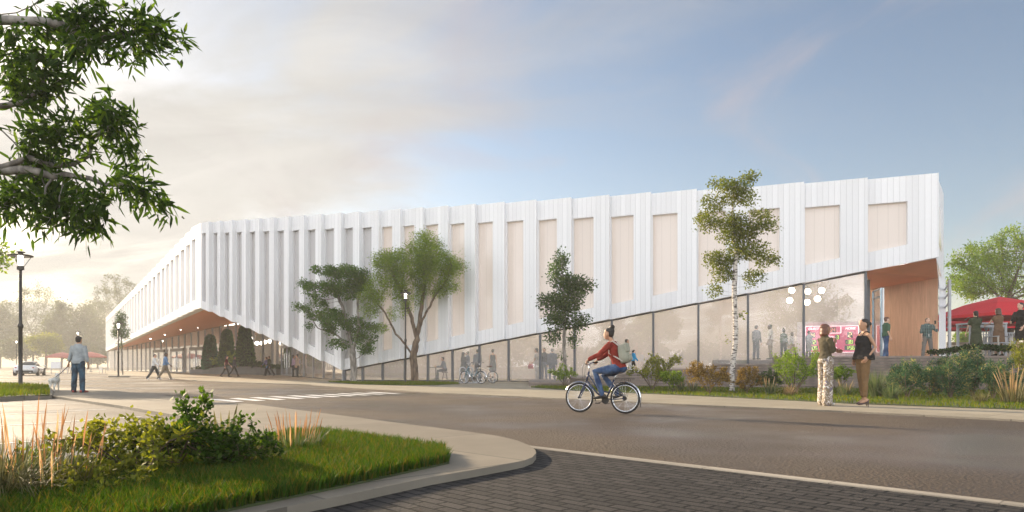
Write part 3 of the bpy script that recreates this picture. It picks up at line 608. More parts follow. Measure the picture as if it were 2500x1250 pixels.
# ================= ground =================
def asphalt(name, col, bump=.5, sheen=True, scale=1.0):
    m, t, b, o = nt(name); L = t.links.new; tc = N(t,'ShaderNodeTexCoord')
    n1 = N(t,'ShaderNodeTexNoise', i_Scale=.35*scale, i_Detail=6.0); n2 = N(t,'ShaderNodeTexNoise', i_Scale=24.0, i_Detail=6.0, i_Roughness=.7); v = N(t,'ShaderNodeTexVoronoi', i_Scale=36.0)
    for n in (n1,n2,v): L(tc.outputs['Object'], n.inputs['Vector'])
    c = V(*col); r = ramp(t, [(.3,c*.72),(.7,c*1.25)], n1.outputs['Fac']); r2 = ramp(t, [(.3,(.72,.72,.72)),(.75,(1.2,1.2,1.2))], n2.outputs['Fac'])
    mx = N(t,'ShaderNodeMixRGB', blend_type='MULTIPLY', i_Fac=1.0); L(r.outputs['Color'], mx.inputs[1]); L(r2.outputs['Color'], mx.inputs[2]); L(mx.outputs[0], b.inputs['Base Color'])
    n3 = N(t,'ShaderNodeTexNoise', i_Scale=.22, i_Detail=3.0); L(tc.outputs['Object'], n3.inputs['Vector']); rr = ramp(t, [(.38,(.30,)*3),(.60,(.8,)*3)], n3.outputs['Fac']); L(rr.outputs['Color'], b.inputs['Roughness'])
    ad = N(t,'ShaderNodeMath', operation='ADD'); L(n2.outputs['Fac'], ad.inputs[0]); L(v.outputs['Distance'], ad.inputs[1])
    ms = N(t,'ShaderNodeMapRange'); L(n3.outputs['Fac'], ms.inputs['Value']); ms.inputs['From Min'].default_value = .38; ms.inputs['From Max'].default_value = .58; ms.inputs['To Min'].default_value = bump*.25; ms.inputs['To Max'].default_value = bump
    bp = N(t,'ShaderNodeBump', i_Distance=.012); L(ms.outputs[0], bp.inputs['Strength']); L(ad.outputs[0], bp.inputs['Height']); L(bp.outputs['Normal'], b.inputs['Normal']); M[name] = m
asphalt('asphalt', (.098,.070,.044), .9); asphalt('asphalt_lot', (.13,.11,.09), .5)
def slabs(name, col, rz, w, h, mortar=.006, offset=0.0, dark=.55, var=.12, rough=.75, bump=.3, fine=40.0):
    m, t, b, o = nt(name); L = t.links.new; tc = N(t,'ShaderNodeTexCoord'); mp = N(t,'ShaderNodeMapping'); mp.inputs['Rotation'].default_value = (0,0,-rz); L(tc.outputs['Object'], mp.inputs['Vector'])
    br = N(t,'ShaderNodeTexBrick', i_Scale=1.0); br.inputs['Mortar Size'].default_value = mortar; br.inputs['Brick Width'].default_value = w; br.inputs['Row Height'].default_value = h; br.inputs['Mortar Smooth'].default_value = .1; br.inputs['Bias'].default_value = 0; br.offset = offset
    c = V(*col); br.inputs['Color1'].default_value = (*(c*(1-var)),1); br.inputs['Color2'].default_value = (*(c*(1+var)),1); br.inputs['Mortar'].default_value = (*(c*dark),1); L(mp.outputs[0], br.inputs['Vector'])
    n1 = N(t,'ShaderNodeTexNoise', i_Scale=.8, i_Detail=8.0, i_Roughness=.65); L(tc.outputs['Object'], n1.inputs['Vector']); r = ramp(t, [(.3,(.80,.79,.78)),(.7,(1.1,1.1,1.1))], n1.outputs['Fac'])
    mx = N(t,'ShaderNodeMixRGB', blend_type='MULTIPLY', i_Fac=1.0); L(br.outputs['Color'], mx.inputs[1]); L(r.outputs['Color'], mx.inputs[2]); L(mx.outputs[0], b.inputs['Base Color']); b.inputs['Roughness'].default_value = rough
    n2 = N(t,'ShaderNodeTexNoise', i_Scale=fine, i_Detail=5.0); L(tc.outputs['Object'], n2.inputs['Vector']); ma = N(t,'ShaderNodeMath', operation='MULTIPLY_ADD'); ma.inputs[1].default_value = -3.0; L(br.outputs['Fac'], ma.inputs[0]); L(n2.outputs['Fac'], ma.inputs[2])
    bp = N(t,'ShaderNodeBump', i_Strength=bump, i_Distance=.008); L(ma.outputs[0], bp.inputs['Height']); L(bp.outputs['Normal'], b.inputs['Normal']); M[name] = m
sa, sb_ = gnd(1310,1092), gnd(2500,1232); aS = math.atan2(sb_[1]-sa[1], sb_[0]-sa[0]); ka, kb = gnd(1080,959,.03), gnd(2500,1025,.03); aK = math.atan2(kb[1]-ka[1], kb[0]-ka[0])
slabs('paving', (.30,.26,.19), aK, 1.5, 1.5, .008); slabs('walk_concrete_shaded', (.215,.185,.14), aS, 2.0, 2.0, .013, dark=.6); slabs('kerb_stone', (.22,.195,.155), aS, 1.2, 9.0, .014, fine=18, bump=.6, dark=.6); slabs('pavers', (.047,.042,.038), aS, .215, .098, .011, .5, dark=.08, var=.30, rough=.8, bump=1.0); M['pavers'].node_tree.nodes['Principled BSDF'].inputs['Specular IOR Level'].default_value = .25; slabs('strip_stone', (.36,.32,.26), aS, 1.0, 5.0, .006)  # sidewalk concrete darker than the plaza paving: dappled shade put into its colour
tone('paint_white', (.72,.71,.69), rough=.7, var=.12, scale=3, bump=.2, bscale=60); tone('paint_line', (.62,.61,.58), rough=.7, var=.2, scale=4); tone('earth', (.10,.085,.055), rough=.95, var=.3, scale=.4); tone('lawn_soil', (.045,.06,.018), rough=.95, var=.3, scale=3)
def slab(name, pts, z1, z0, mat, kind='structure', side=None):
    m = MB(); n = len(pts); a = sum(pts[i][0]*pts[(i+1)%n][1]-pts[(i+1)%n][0]*pts[i][1] for i in range(n))
    if a < 0: pts = pts[::-1]
    m.add([(p[0],p[1],z1) for p in pts], [tuple(range(n))])
    if z0 is not None:
        m.mi = 1 if side else 0
        m.add([(p[0],p[1],z) for z in (z0,z1) for p in pts], [(i,(i+1)%n,n+(i+1)%n,n+i) for i in range(n)])
    o = m.build(name, [M[mat], M[side]] if side else M[mat]); return tag(o, kind=kind)
G = lambda z, *pp: [gnd(x,y,z) for x,y in pp]
slab('ground', [V(-700,-700),V(700,-700),V(700,700),V(-700,700)], -.03, None, 'earth')
slab('road', [V(-150,-40),V(45,-40),V(60,60),V(-60,140),V(-150,112)], 0, None, 'asphalt')
pl = G(.03,(2900,1044),(2500,1025),(2060,1003),(1678,987),(1300,969),(1080,959),(900,948),(760,939),(620,934.5),(496,930),(420,922.5),(330,917),(262,912.5)); slab('plaza', pl+[V(-85,112),V(-75,150),V(70,150),V(70,15)], .03, -.05, 'paving', side='kerb_stone')
far = [(20,946.5),(130,946),(240,950),(400,966),(620,987),(800,1010),(1000,1036),(1130,1052),(1215,1064),(1262,1075),(1292,1087),(1307,1098),(1309,1106),(1300,1116),(1280,1124),(1245,1131),(1161,1146),(1056,1164),(840,1209),(650,1247),(300,1318),(-600,1500)]
slab('sidewalk', G(.06,*(far+[(-600,1240),(-100,1168),(300,1114),(640,1076),(690,1064),(480,1022),(300,991),(140,968),(60,960)])), .06, -.05, 'walk_concrete_shaded', side='kerb_stone')
slab('parking_lot', G(.004,(-600,1250),(-100,1176),(300,1122),(640,1082),(700,1068),(480,1026),(300,995),(125,971),(-600,1003)), .004, None, 'asphalt_lot')
slab('kerb_island', G(.06,(-500,992),(0,974.5),(126,968),(130,960),(124,948),(40,943),(-500,938)), .10, -.05, 'kerb_stone')
slab('lamp_island', G(.03,(262,917.2),(312,917.6),(316,920.6),(264,920)), .12, -.02, 'kerb_stone')
slab('paver_driveway', [gnd(1306,1094),gnd(2800,1268),V(9,-1.5),V(-7,-1.5),gnd(200,1330),gnd(700,1262),gnd(1100,1170)], .004, None, 'pavers')
d = unit(sb_-sa); nn = V(d[1],-d[0],0); nn = nn if nn[1]<0 else -nn; e = sb_+d*4
slab('kerb_strip', [sa-d*.3, e, e+nn*.12, sa-d*.3+nn*.12], .010, -.02, 'strip_stone')
bars = [((0,178),(85,173),(380,207),(330,208)),((215,167),(335,161),(645,190),(525,198)),((465,157),(580,151),(895,179),(775,185)),((695,146),(805,141),(1130,168),(1015,174)),((910,135),(1020,131),(1350,156),(1245,161)),((1125,125),(1225,121),(1555,145),(1455,150)),((1330,117),(1420,113),(1760,135),(1665,140)),((1515,107),(1610,104),(1945,126),(1860,130)),((1695,99),(1775,96),(2115,117),(2030,121)),((1865,92),(1945,89),(2285,108),(2205,111)),((2035,84),(2120,81),(2450,100),(2370,103))]
m = MB()
for q in bars: m.add([V(*gnd(460+x/4.717,940+y/4.717)[:2],.004) for x,y in q][::-1], [(0,1,2,3)])
tag(m.build('crosswalk_marking', M['paint_white']), kind='structure')
def line(m, a, b, w, z): 
    a, b = a[:2], b[:2]; t = unit(b-a); n = V(-t[1],t[0])*w/2; m.add([V(*(a+n),z),V(*(b+n),z),V(*(b-n),z),V(*(a-n),z)], [(3,2,1,0)])
m = MB()
for a, b in (((-60,995.5),(196,986.4)),((-60,1016),(258,1000)),((-60,1045),(345,1018.5)),((-60,1090),(496,1044))): line(m, gnd(*a), gnd(*b), .09, .008)
tag(m.build('parking_lines', M['paint_line']), kind='structure')
m = MB()
for a, b in (((-40,931),(120,930)),((130,929.5),(250,928)),((262,927.5),(420,925.5)),((-40,937),(90,936)),((200,923),(262,921))): line(m, gnd(*a), gnd(*b), .35, .004)
tag(m.build('road_lines', M['paint_line']), kind='structure')
# lawns
near_poly = G(.06,(1097,1132),(1000,1154),(840,1190),(520,1257),(200,1322),(-500,1462),(-600,1440),(-600,1255),(-100,1186),(300,1130),(640,1089),(705,1064),(800,1062),(950,1084),(1086,1106))
tree_poly = G(.03,(800,932.5),(870,933.5),(1000,933),(1112,935.5),(1122,938),(1060,940.5),(980,941),(870,938.5))
terr = lambda px: 61+(px-1300)*.0125
bed_front = [(1296,946),(1400,954),(1600,962.5),(1800,971.5),(2060,985),(2300,994),(2500,1001),(2800,1012)]
bed_poly = G(.03,*bed_front)+[V((x-CX)/terr(x),FP/terr(x)-.03,0) for x in (2800,1310)]
isl_poly = G(.1,(-400,983),(0,970),(121,964.5),(122,952),(116,945),(40,941),(-400,936))
for nm, po, z in (('near_lawn',near_poly,.075),('tree_lawn',tree_poly,.045),('bed_lawn',bed_poly,.045),('island_lawn',isl_poly,.112)): slab(nm, po, z, z-.03, 'lawn_soil')
def inside(P, poly):
    x, y = P[:,0], P[:,1]; c = np.zeros(len(P), bool); n = len(poly)
    for i in range(n):
        x0,y0,x1,y1 = *poly[i][:2], *poly[i-1][:2]; k = ((y0>y)!=(y1>y)) & (x < (x1-x0)*(y-y0)/(y1-y0+1e-12)+x0); c ^= k
    return c
def scatter(poly, n, near=None):
    a = np.array([p[:2] for p in poly]); lo, hi = a.min(0), a.max(0); P = rng.uniform(lo,hi,(n*6,2))
    if near:
        d = np.hypot(P[:,0],P[:,1]); P = P[rng.random(len(P)) < np.clip((near/d)**1.3,0,1)]
    P = P[inside(P,poly)]; return P[:n]
def blades(name, P, z, h, w, mat, lean=.5, label=None):
    n = len(P); H = h*rng.uniform(.5,1.15,n); az = rng.uniform(0,2*PI,n); ln = rng.uniform(.1,lean,n)*H; wd = w*rng.uniform(.6,1.3,n); fx = rng.uniform(0,2*PI,n)
    b = np.c_[P, np.full(n,z)]; sd = np.c_[np.cos(fx),np.sin(fx),np.zeros(n)]*wd[:,None]; ld = np.c_[np.cos(az),np.sin(az),np.zeros(n)]
    m1 = b+ld*(ln*.3)[:,None]+np.c_[np.zeros((n,2)),H*.55]; tp = b+ld*ln[:,None]+np.c_[np.zeros((n,2)),H*.97]
    vv = np.stack([b-sd,b+sd,m1+sd*.8,m1-sd*.8,tp],1).reshape(-1,3); k = np.arange(n)[:,None]*5
    ft = np.concatenate([k+[0,1,2],k+[0,2,3],k+[3,2,4]],1).reshape(-1,3); me = fast_mesh(name, vv, ft, 3, np.repeat(rng.random(n),5)); o = link_mesh(name, me, mat); return tag(o, label, 'grass', kind='stuff')
M['grass_near'] = leafmat('grass_near', (.020,.062,.006), (.055,.112,.009), (.16,.115,.02), .4, .7); M['grass_far'] = leafmat('grass_far', (.055,.11,.008), (.115,.155,.012), (.17,.15,.02), .4, .7)
P = scatter(near_poly, 90000, 5.0); blades('grass', P, .07, .105, .0045, M['grass_near'], .7, 'long green grass covering the front planting island')
P = scatter(bed_poly, 26000, 30); fr = np.array([q[:2] for q in G(.03,*bed_front)]); blades('grass', P, .04, .085, .009, M['grass_far'], .5, 'mown green grass strip along the pavement below the slatted terrace')
P = scatter(tree_poly, 9000, 60); blades('grass', P, .04, .085, .014, M['grass_far'], .5, 'green grass strip under the two trees at the glass front')
P = scatter(isl_poly, 16000, 40); blades('grass', P, .11, .16, .010, M['grass_far'], .4, 'tall green grass on the kerbed island under the black lamp post')
# ================= vegetation =================
def colonize(attr, nodes, par, step, infl, kill, iters=160):
    nodes = [np.array(p) for p in nodes]; par = list(par); A = attr.copy()
    for _ in range(iters):
        if len(A) == 0: break
        Nn = np.array(nodes); d2 = ((A[:,None,:]-Nn[None])**2).sum(2); i = d2.argmin(1); dm = np.sqrt(d2[np.arange(len(A)), i]); ok = dm < infl
        if not ok.any(): infl *= 1.4; continue
        grew = False
        for k in np.unique(i[ok]):
            v = A[ok & (i==k)]-Nn[k]; v = v/(np.linalg.norm(v,axis=1)[:,None]+1e-9); g = v.sum(0)+rng.normal(0,.12,3); g = unit(g); q = Nn[k]+g*step
            if ((Nn-q)**2).sum(1).min() < (step*.3)**2: continue
            nodes.append(q); par.append(int(k)); grew = True
        Nn = np.array(nodes); d2 = ((A[:,None,:]-Nn[None])**2).sum(2).min(1); A = A[d2 > kill*kill]
        if not grew: A = A[rng.random(len(A)) > .15]
    return np.array(nodes), par
def skeleton(nodes, par, tip, rmax, power=None):
    n = len(nodes); kids = [[] for _ in range(n)]
    for i, p in enumerate(par):
        if p >= 0: kids[p].append(i)
    w = np.zeros(n)                                  # tips carried by each node: the pipe model gives its radius
    for i in range(n-1,-1,-1): w[i] = 1 if not kids[i] else sum(w[c] for c in kids[i])
    e = math.log(rmax/tip)/math.log(max(w[0],2)); r = tip*w**e
    return kids, r
def branch_mesh(m, nodes, par, kids, r, n=7, rmin=0.0):
    todo = [0]; 
    while todo:
        s = todo.pop(); ch = [s] if par[s] < 0 else [par[s], s]; c = s
        while kids[c]:
            k = sorted(kids[c], key=lambda q: -r[q]); todo += k[1:]; c = k[0]; ch.append(c)
        if len(ch) > 1:
            rr = [r[q] for q in ch]; 
            if par[s] >= 0: rr[0] = rr[1]
            if max(rr) >= rmin: m.tube([nodes[q] for q in ch], rr, n if max(rr) > .04 else 5, caps=False)
def leaves(P, D, L, W, up=.3, jit=.6, droop=0.0):
    n = len(P); D = D+rng.normal(0,jit,(n,3))-np.array([0,0,droop]); D /= np.linalg.norm(D,axis=1)[:,None]+1e-9
    nn = rng.normal(0,1,(n,3))+np.array([0,0,up*3]); S = np.cross(D,nn); S /= np.linalg.norm(S,axis=1)[:,None]+1e-9; U = np.cross(S,D)
    L = L*rng.uniform(.65,1.25,n)[:,None]; W = W*rng.uniform(.7,1.2,n)[:,None]
    v = np.stack([P, P+D*L*.45+S*W*.5+U*L*.04, P+D*L, P+D*L*.45-S*W*.5+U*L*.04],1).reshape(-1,3)
    return v, (np.arange(n)[:,None]*4+np.arange(4))
def ell_points(E, n, c0, depth=1.0):
    """n random points in image-measured ellipsoids (already in metres)"""
    w = np.array([e[3]*e[5] for e in E])**1.0; w = w/w.sum(); out = []
    for e, k in zip(E, rng.multinomial(n, w)):
        p = rng.normal(0,1,(k,3)); p /= np.linalg.norm(p,axis=1)[:,None]+1e-9; p *= rng.random(k)[:,None]**(1/2.4); out.append(np.array(e[:3])+p*np.array(e[3:6]))
    return np.concatenate(out)
def tree(name, label, base, env, s, trunk_px, mat_leaf, mat_bark, nl=9000, leaf=(.12,.07), rt=.12, na=420, tip=.008, group=None, step=None, spread=.22, droop=.1, cat='tree', yfrac=.8, zb=0.0, up=.3, part='crown', limbs=(), fat=1.08):
    """env: ellipses (px,py,rx,ry) of the crown measured at scale s; the crown gets a matching depth"""
    b = np.array([base[0],base[1],zb]); root = thing(name, label, cat, b, group=group); E = []
    for q in env:
        c = at(q[0],q[1],s); rx, rz = q[2]/s*fat, q[3]/s*fat*1.03; E.append((c[0]-b[0], c[1]-b[1]+rng.uniform(-.5,.5)*rx*yfrac*1.2, c[2]-b[2], rx, rx*yfrac, rz))
    tr = [at(x,y,s)-b for x,y in trunk_px]; tr[0] = V(tr[0][0]*0, 0, 0) if True else tr[0]
    for i in range(1,len(tr)): tr[i][1] = rng.uniform(-.08,.08)
    nodes = [V(0,0,0)]; par = [-1]; H = max(e[2]+e[5] for e in E); step = step or H*.028
    for a, c in zip(tr[:-1], tr[1:]):
        k = max(1,int(np.linalg.norm(c-a)/step))
        for i in range(k): nodes.append(lerp(a,c,(i+1)/k)); par.append(len(nodes)-2)
    for lm in limbs:
        lp = [at(x,y,s)-b for x,y in lm]; i0 = int(((np.array(nodes)-V(lp[0][0],0,lp[0][2]))**2).sum(1).argmin()); pr = i0; yy = 0.0; prev = nodes[i0]
        for q in lp[1:]:
            yy += rng.uniform(-.25,.25); q = V(q[0],yy,q[2]); k = max(1,int(np.linalg.norm(q-prev)/step))
            for i in range(k): nodes.append(lerp(prev,q,(i+1)/k)); par.append(pr); pr = len(nodes)-1
            prev = q
    nodes, par = colonize(ell_points(E, na, b), nodes, par, step, step*9, step*1.6); kids, r = skeleton(nodes, par, tip, rt)
    m = MB(); nodes2 = nodes+rng.normal(0,step*.07,nodes.shape); nodes2[:4] = nodes[:4]
    flare = [nodes2[0]-V(0,0,.05), nodes2[0]+V(0,0,.12)]; m.tube(flare, [rt*1.5, rt*1.02], 9, False); branch_mesh(m, nodes2, par, kids, r, 8); m.build('trunk', mat_bark, root, True)
    cand = np.where(r < max(tip*3.2, rt*.2))[0]; cand = cand[cand > len(tr)]; cen = np.array([E[k][:3] for k in range(len(E))]).mean(0)
    pick = rng.choice(cand, nl); pp = np.array(par)[pick]; P0 = lerp(nodes2[pp], nodes2[pick], rng.random(nl)[:,None]) if False else nodes2[pp]+(nodes2[pick]-nodes2[pp])*rng.random(nl)[:,None]
    off = rng.normal(0,1,(nl,3))*spread; off[:,2] *= .85; P = P0+off; D = (nodes2[pick]-nodes2[pp]); D /= np.linalg.norm(D,axis=1)[:,None]+1e-9
    D = D*.6+off/(np.linalg.norm(off,axis=1)[:,None]+1e-9)*.7
    Ea = np.array(E); ins = ((((P[:,None,:]-Ea[None,:,:3])/Ea[None,:,3:])**2).sum(2).min(1) < 1.12+.5*rng.random(nl)**3); P, D, pick = P[ins], D[ins], pick[ins]; nl = len(P)
    v, f = leaves(P, D, leaf[0], leaf[1], up=up, droop=droop); clump = rng.random(len(nodes2)); tint = np.repeat(np.clip(.55*clump[pick]+.45*rng.random(nl),0,1),4)
    link_mesh(part, fast_mesh(part, v, f, 4, tint), mat_leaf, root); return root
def bark(n, c0, c1, scale=10, band=False):
    m, t, b, o = nt(n); L = t.links.new; tc = N(t,'ShaderNodeTexCoord'); mp = N(t,'ShaderNodeMapping'); mp.inputs['Scale'].default_value = (1,1,3.0) if band else (1,1,.25); L(tc.outputs['Object'], mp.inputs['Vector'])
    nz = N(t,'ShaderNodeTexNoise', i_Scale=scale, i_Detail=6.0); L(mp.outputs[0], nz.inputs['Vector']); r = ramp(t, [(.40,c0),(.52 if band else .65,c1)], nz.outputs['Fac']); L(r.outputs['Color'], b.inputs['Base Color']); b.inputs['Roughness'].default_value = .9
    bp = N(t,'ShaderNodeBump', i_Strength=.7, i_Distance=.02); L(nz.outputs['Fac'], bp.inputs['Height']); L(bp.outputs['Normal'], b.inputs['Normal']); M[n] = m
bark('bark_brown', (.06,.04,.028), (.19,.135,.09)); bark('bark_grey', (.13,.115,.10), (.34,.31,.27)); bark('bark_birch', (.07,.055,.045), (.62,.57,.52), 7, True)
M['leaf_dark'] = leafmat('leaf_dark', (.03,.085,.014), (.07,.155,.024), (.14,.24,.035), .42); M['leaf_mid'] = leafmat('leaf_mid', (.065,.135,.016), (.17,.265,.03), (.29,.37,.045), .5)
M['leaf_maple'] = leafmat('leaf_maple', (.026,.06,.026), (.06,.11,.036), (.13,.20,.05), .4); M['leaf_birch'] = leafmat('leaf_birch', (.06,.09,.016), (.14,.175,.03), (.25,.24,.045), .48)
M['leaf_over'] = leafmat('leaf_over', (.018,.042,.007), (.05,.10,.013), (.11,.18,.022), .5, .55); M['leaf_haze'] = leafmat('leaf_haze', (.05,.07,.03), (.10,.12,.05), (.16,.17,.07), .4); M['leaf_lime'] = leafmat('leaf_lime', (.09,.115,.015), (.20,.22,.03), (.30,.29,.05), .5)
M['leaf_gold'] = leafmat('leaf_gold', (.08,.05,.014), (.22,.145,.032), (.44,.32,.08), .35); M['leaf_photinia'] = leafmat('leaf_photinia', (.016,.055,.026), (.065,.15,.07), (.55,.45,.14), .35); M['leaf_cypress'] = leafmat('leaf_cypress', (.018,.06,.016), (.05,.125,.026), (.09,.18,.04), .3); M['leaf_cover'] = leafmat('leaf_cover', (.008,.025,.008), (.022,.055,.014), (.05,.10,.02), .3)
M['leaf_teal'] = leafmat('leaf_teal', (.012,.075,.034), (.03,.135,.06), (.05,.17,.08), .3)
M['blade_green'] = leafmat('blade_green', (.05,.09,.03), (.11,.16,.06), (.20,.20,.09, .8), .3); M['blade_tan'] = leafmat('blade_tan', (.22,.15,.07), (.36,.25,.12), (.48,.36,.20, .8), .3); M['plume_orange'] = leafmat('plume_orange', (.24,.125,.055), (.40,.23,.11), (.55,.38,.20, .8), .4); M['blade_olive'] = leafmat('blade_olive', (.08,.08,.03), (.16,.15,.06), (.26,.24,.11, .8), .3)
c4 = lambda x,y,rx,ry: (600+x/2.84, 520+y/2.84, rx/2.84, ry/2.84); c5 = lambda x,y,rx,ry: (1080+x/2.84, 600+y/2.84, rx/2.84, ry/2.84); c6 = lambda x,y,rx,ry: (1640+x/2.083, 400+y/2.083, rx/2.083, ry/2.083)
T1 = [c4(*q) for q in ((640,390,180,40),(390,485,50,42),(520,530,105,52),(370,650,55,36),(480,645,80,52),(560,705,130,42),(700,520,130,70),(810,450,65,70),(430,790,36,34),(640,765,110,42),(780,780,95,52),(820,860,85,52),(640,910,75,34),(840,945,66,36),(890,800,55,36),(590,820,45,30),(700,420,120,50))]
b = at(862,0,47); tree('broadleaf_tree','dark green spreading tree with layered leaf tiers in front of the white facade',b,T1,47,[(862,933),(864,905),(862,870),(858,840)],M['leaf_dark'],M['bark_grey'],24000,(.10,.07),.17,900,.008,spread=.13,step=.19,limbs=(((858,840),(848,800),(832,750),(812,700),(790,690)),((862,860),(878,800),(872,740),(880,690)),((858,845),(815,815),(770,800)),((862,885),(890,860),(900,845))))
T2 = [c4(*q) for q in ((1230,190,120,75),(1200,330,320,100),(970,300,115,70),(1250,330,180,140),(1430,400,80,85),(1020,470,160,120),(1300,500,150,75),(890,560,100,100),(1120,600,95,75),(860,680,70,55),(1450,520,55,45),(1050,690,60,60),(930,800,55,35))]
b = at(1013,0,48.5); tree('broadleaf_tree','tallest bright green multi-limbed tree behind the slim lamp post',b,T2,48.5,[(1013,935),(1012,905),(1009,872)],M['leaf_mid'],M['bark_brown'],46000,(.085,.04),.19,1500,.006,spread=.15,step=.18,limbs=(((1009,872),(1018,820),(1026,760),(1034,690),(1036,620)),((1012,850),(1030,780),(1060,720),(1090,680)),((1009,872),(990,840),(965,815),(940,765),(905,725)),((1014,830),(1000,760),(975,700),(950,650))))
T3 = [(1369,612,6,14)]+[c5(*q) for q in ((830,90,50,70),(800,200,80,90),(930,280,105,70),(1030,270,45,36),(700,380,65,46),(780,400,120,75),(900,400,80,55),(800,520,100,55),(950,520,80,55),(760,630,55,55),(920,650,46,55),(830,770,40,26))]
b = at(1378,0,61.5); tree('young_maple','slender dark green young maple beside the low deck step',b,T3,61.5,[(1378,944),(1380,900),(1377,850),(1379,800),(1376,740),(1372,680),(1370,630)],M['leaf_maple'],M['bark_grey'],10000,(.095,.07),.07,420,.005,spread=.15,step=.14)
T4 = [c6(*q) for q in ((390,60,50,42),(235,95,45,45),(300,150,90,60),(200,205,60,45),(410,180,45,45),(165,300,72,52),(330,330,105,72),(440,300,85,55),(530,320,40,30),(250,480,85,52),(400,440,105,45),(500,480,65,45),(260,560,55,36),(430,570,55,36),(210,640,45,36),(400,620,26,14),(360,770,22,18),(280,895,18,16),(350,850,14,10))]
b = at(1787,0,79); tree('birch_tree','tall white-barked birch with a crooked trunk among golden shrubs',b,T4,79,[(1787,960),(1789,905),(1796,830),(1797,775),(1793,712),(1796,615),(1789,520),(1795,450)],M['leaf_birch'],M['bark_birch'],14000,(.072,.056),.08,560,.004,spread=.11,step=.115)
b = at(2475,0,36); tree('broadleaf_tree','broad bright green tree rising behind the red umbrellas',b[:2],[(2340,655,26,36),(2370,628,40,33),(2420,640,55,55),(2480,600,50,52),(2400,690,70,40),(2490,690,50,50),(2550,620,60,80),(2580,690,60,60),(2345,700,26,20)],36,[(2475,890),(2470,820),(2466,760)],M['leaf_mid'],M['bark_brown'],26000,(.15,.09),.22,800,.010,spread=.22,step=.26)
b = at(300,0,29); tree('young_tree','thin bluish young tree beside the plaza lamp at the far facade',b[:2],[(293,785,14,24),(286,812,13,14),(305,815,11,16),(295,840,8,10),(298,770,8,10)],29,[(300,918),(299,880),(297,840)],M['leaf_maple'],M['bark_grey'],2600,(.13,.08),.05,200,.007,spread=.16,step=.16)
b = at(2350,0,24); tree('round_bush','small round tree beyond the low timber wall',b[:2],[(2350,826,18,16),(2362,830,12,12)],24,[(2350,905),(2350,850)],M['leaf_mid'],M['bark_brown'],1800,(.22,.16),.1,120,.02,spread=.25,step=.25)
# hazy park trees beyond the car park
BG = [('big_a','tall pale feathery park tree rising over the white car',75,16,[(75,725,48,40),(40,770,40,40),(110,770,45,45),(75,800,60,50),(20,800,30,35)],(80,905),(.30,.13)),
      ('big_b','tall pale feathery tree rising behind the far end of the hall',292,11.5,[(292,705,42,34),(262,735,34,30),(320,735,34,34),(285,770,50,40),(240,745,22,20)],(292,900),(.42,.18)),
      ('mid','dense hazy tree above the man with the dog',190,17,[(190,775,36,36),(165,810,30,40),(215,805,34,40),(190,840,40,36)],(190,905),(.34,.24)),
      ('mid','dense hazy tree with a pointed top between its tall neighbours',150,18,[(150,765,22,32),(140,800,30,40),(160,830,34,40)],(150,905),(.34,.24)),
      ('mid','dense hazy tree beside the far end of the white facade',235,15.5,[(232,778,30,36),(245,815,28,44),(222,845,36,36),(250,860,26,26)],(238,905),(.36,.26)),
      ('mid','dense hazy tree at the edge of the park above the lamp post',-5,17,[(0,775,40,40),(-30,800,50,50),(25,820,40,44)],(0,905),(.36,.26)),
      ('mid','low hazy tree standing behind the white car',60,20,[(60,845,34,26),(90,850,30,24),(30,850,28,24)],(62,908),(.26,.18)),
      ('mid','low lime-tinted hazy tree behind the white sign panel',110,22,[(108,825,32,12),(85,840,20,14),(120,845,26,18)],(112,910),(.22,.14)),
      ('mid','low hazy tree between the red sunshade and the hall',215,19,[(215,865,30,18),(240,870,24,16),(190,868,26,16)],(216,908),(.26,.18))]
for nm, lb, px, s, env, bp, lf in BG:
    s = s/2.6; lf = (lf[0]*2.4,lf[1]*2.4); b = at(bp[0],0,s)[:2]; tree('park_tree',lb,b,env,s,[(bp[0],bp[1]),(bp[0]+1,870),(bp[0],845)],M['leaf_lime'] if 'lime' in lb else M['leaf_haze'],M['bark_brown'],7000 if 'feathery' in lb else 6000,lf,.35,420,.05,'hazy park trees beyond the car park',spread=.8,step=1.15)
# street trees just outside the frame: their shade dapples the road and the parking lot
for i, (x, y, h) in enumerate(((-25,21,6.5),(-27,33,8.0),(-44,50,9.0))):
    sh_ = FP/y; px = CX+x*sh_; py = HY-h*.75*sh_; tree('street_tree',['rounded street tree beyond the parking lot casting shade on the island','rounded street tree along the road casting streaks of shade','rounded street tree by the far road edge'][i],(x,y,0),[(px,py,1.6*sh_,1.2*sh_),(px-1.2*sh_,py+.6*sh_,1.3*sh_,.9*sh_),(px+1.3*sh_,py+.5*sh_,1.4*sh_,.9*sh_)],sh_,[(px,HY+.8*sh_),(px,HY-1.2*sh_)],M['leaf_mid'],M['bark_brown'],3600,(.2,.13),.14,260,.012,'street trees beside the road',spread=.3,step=.3)
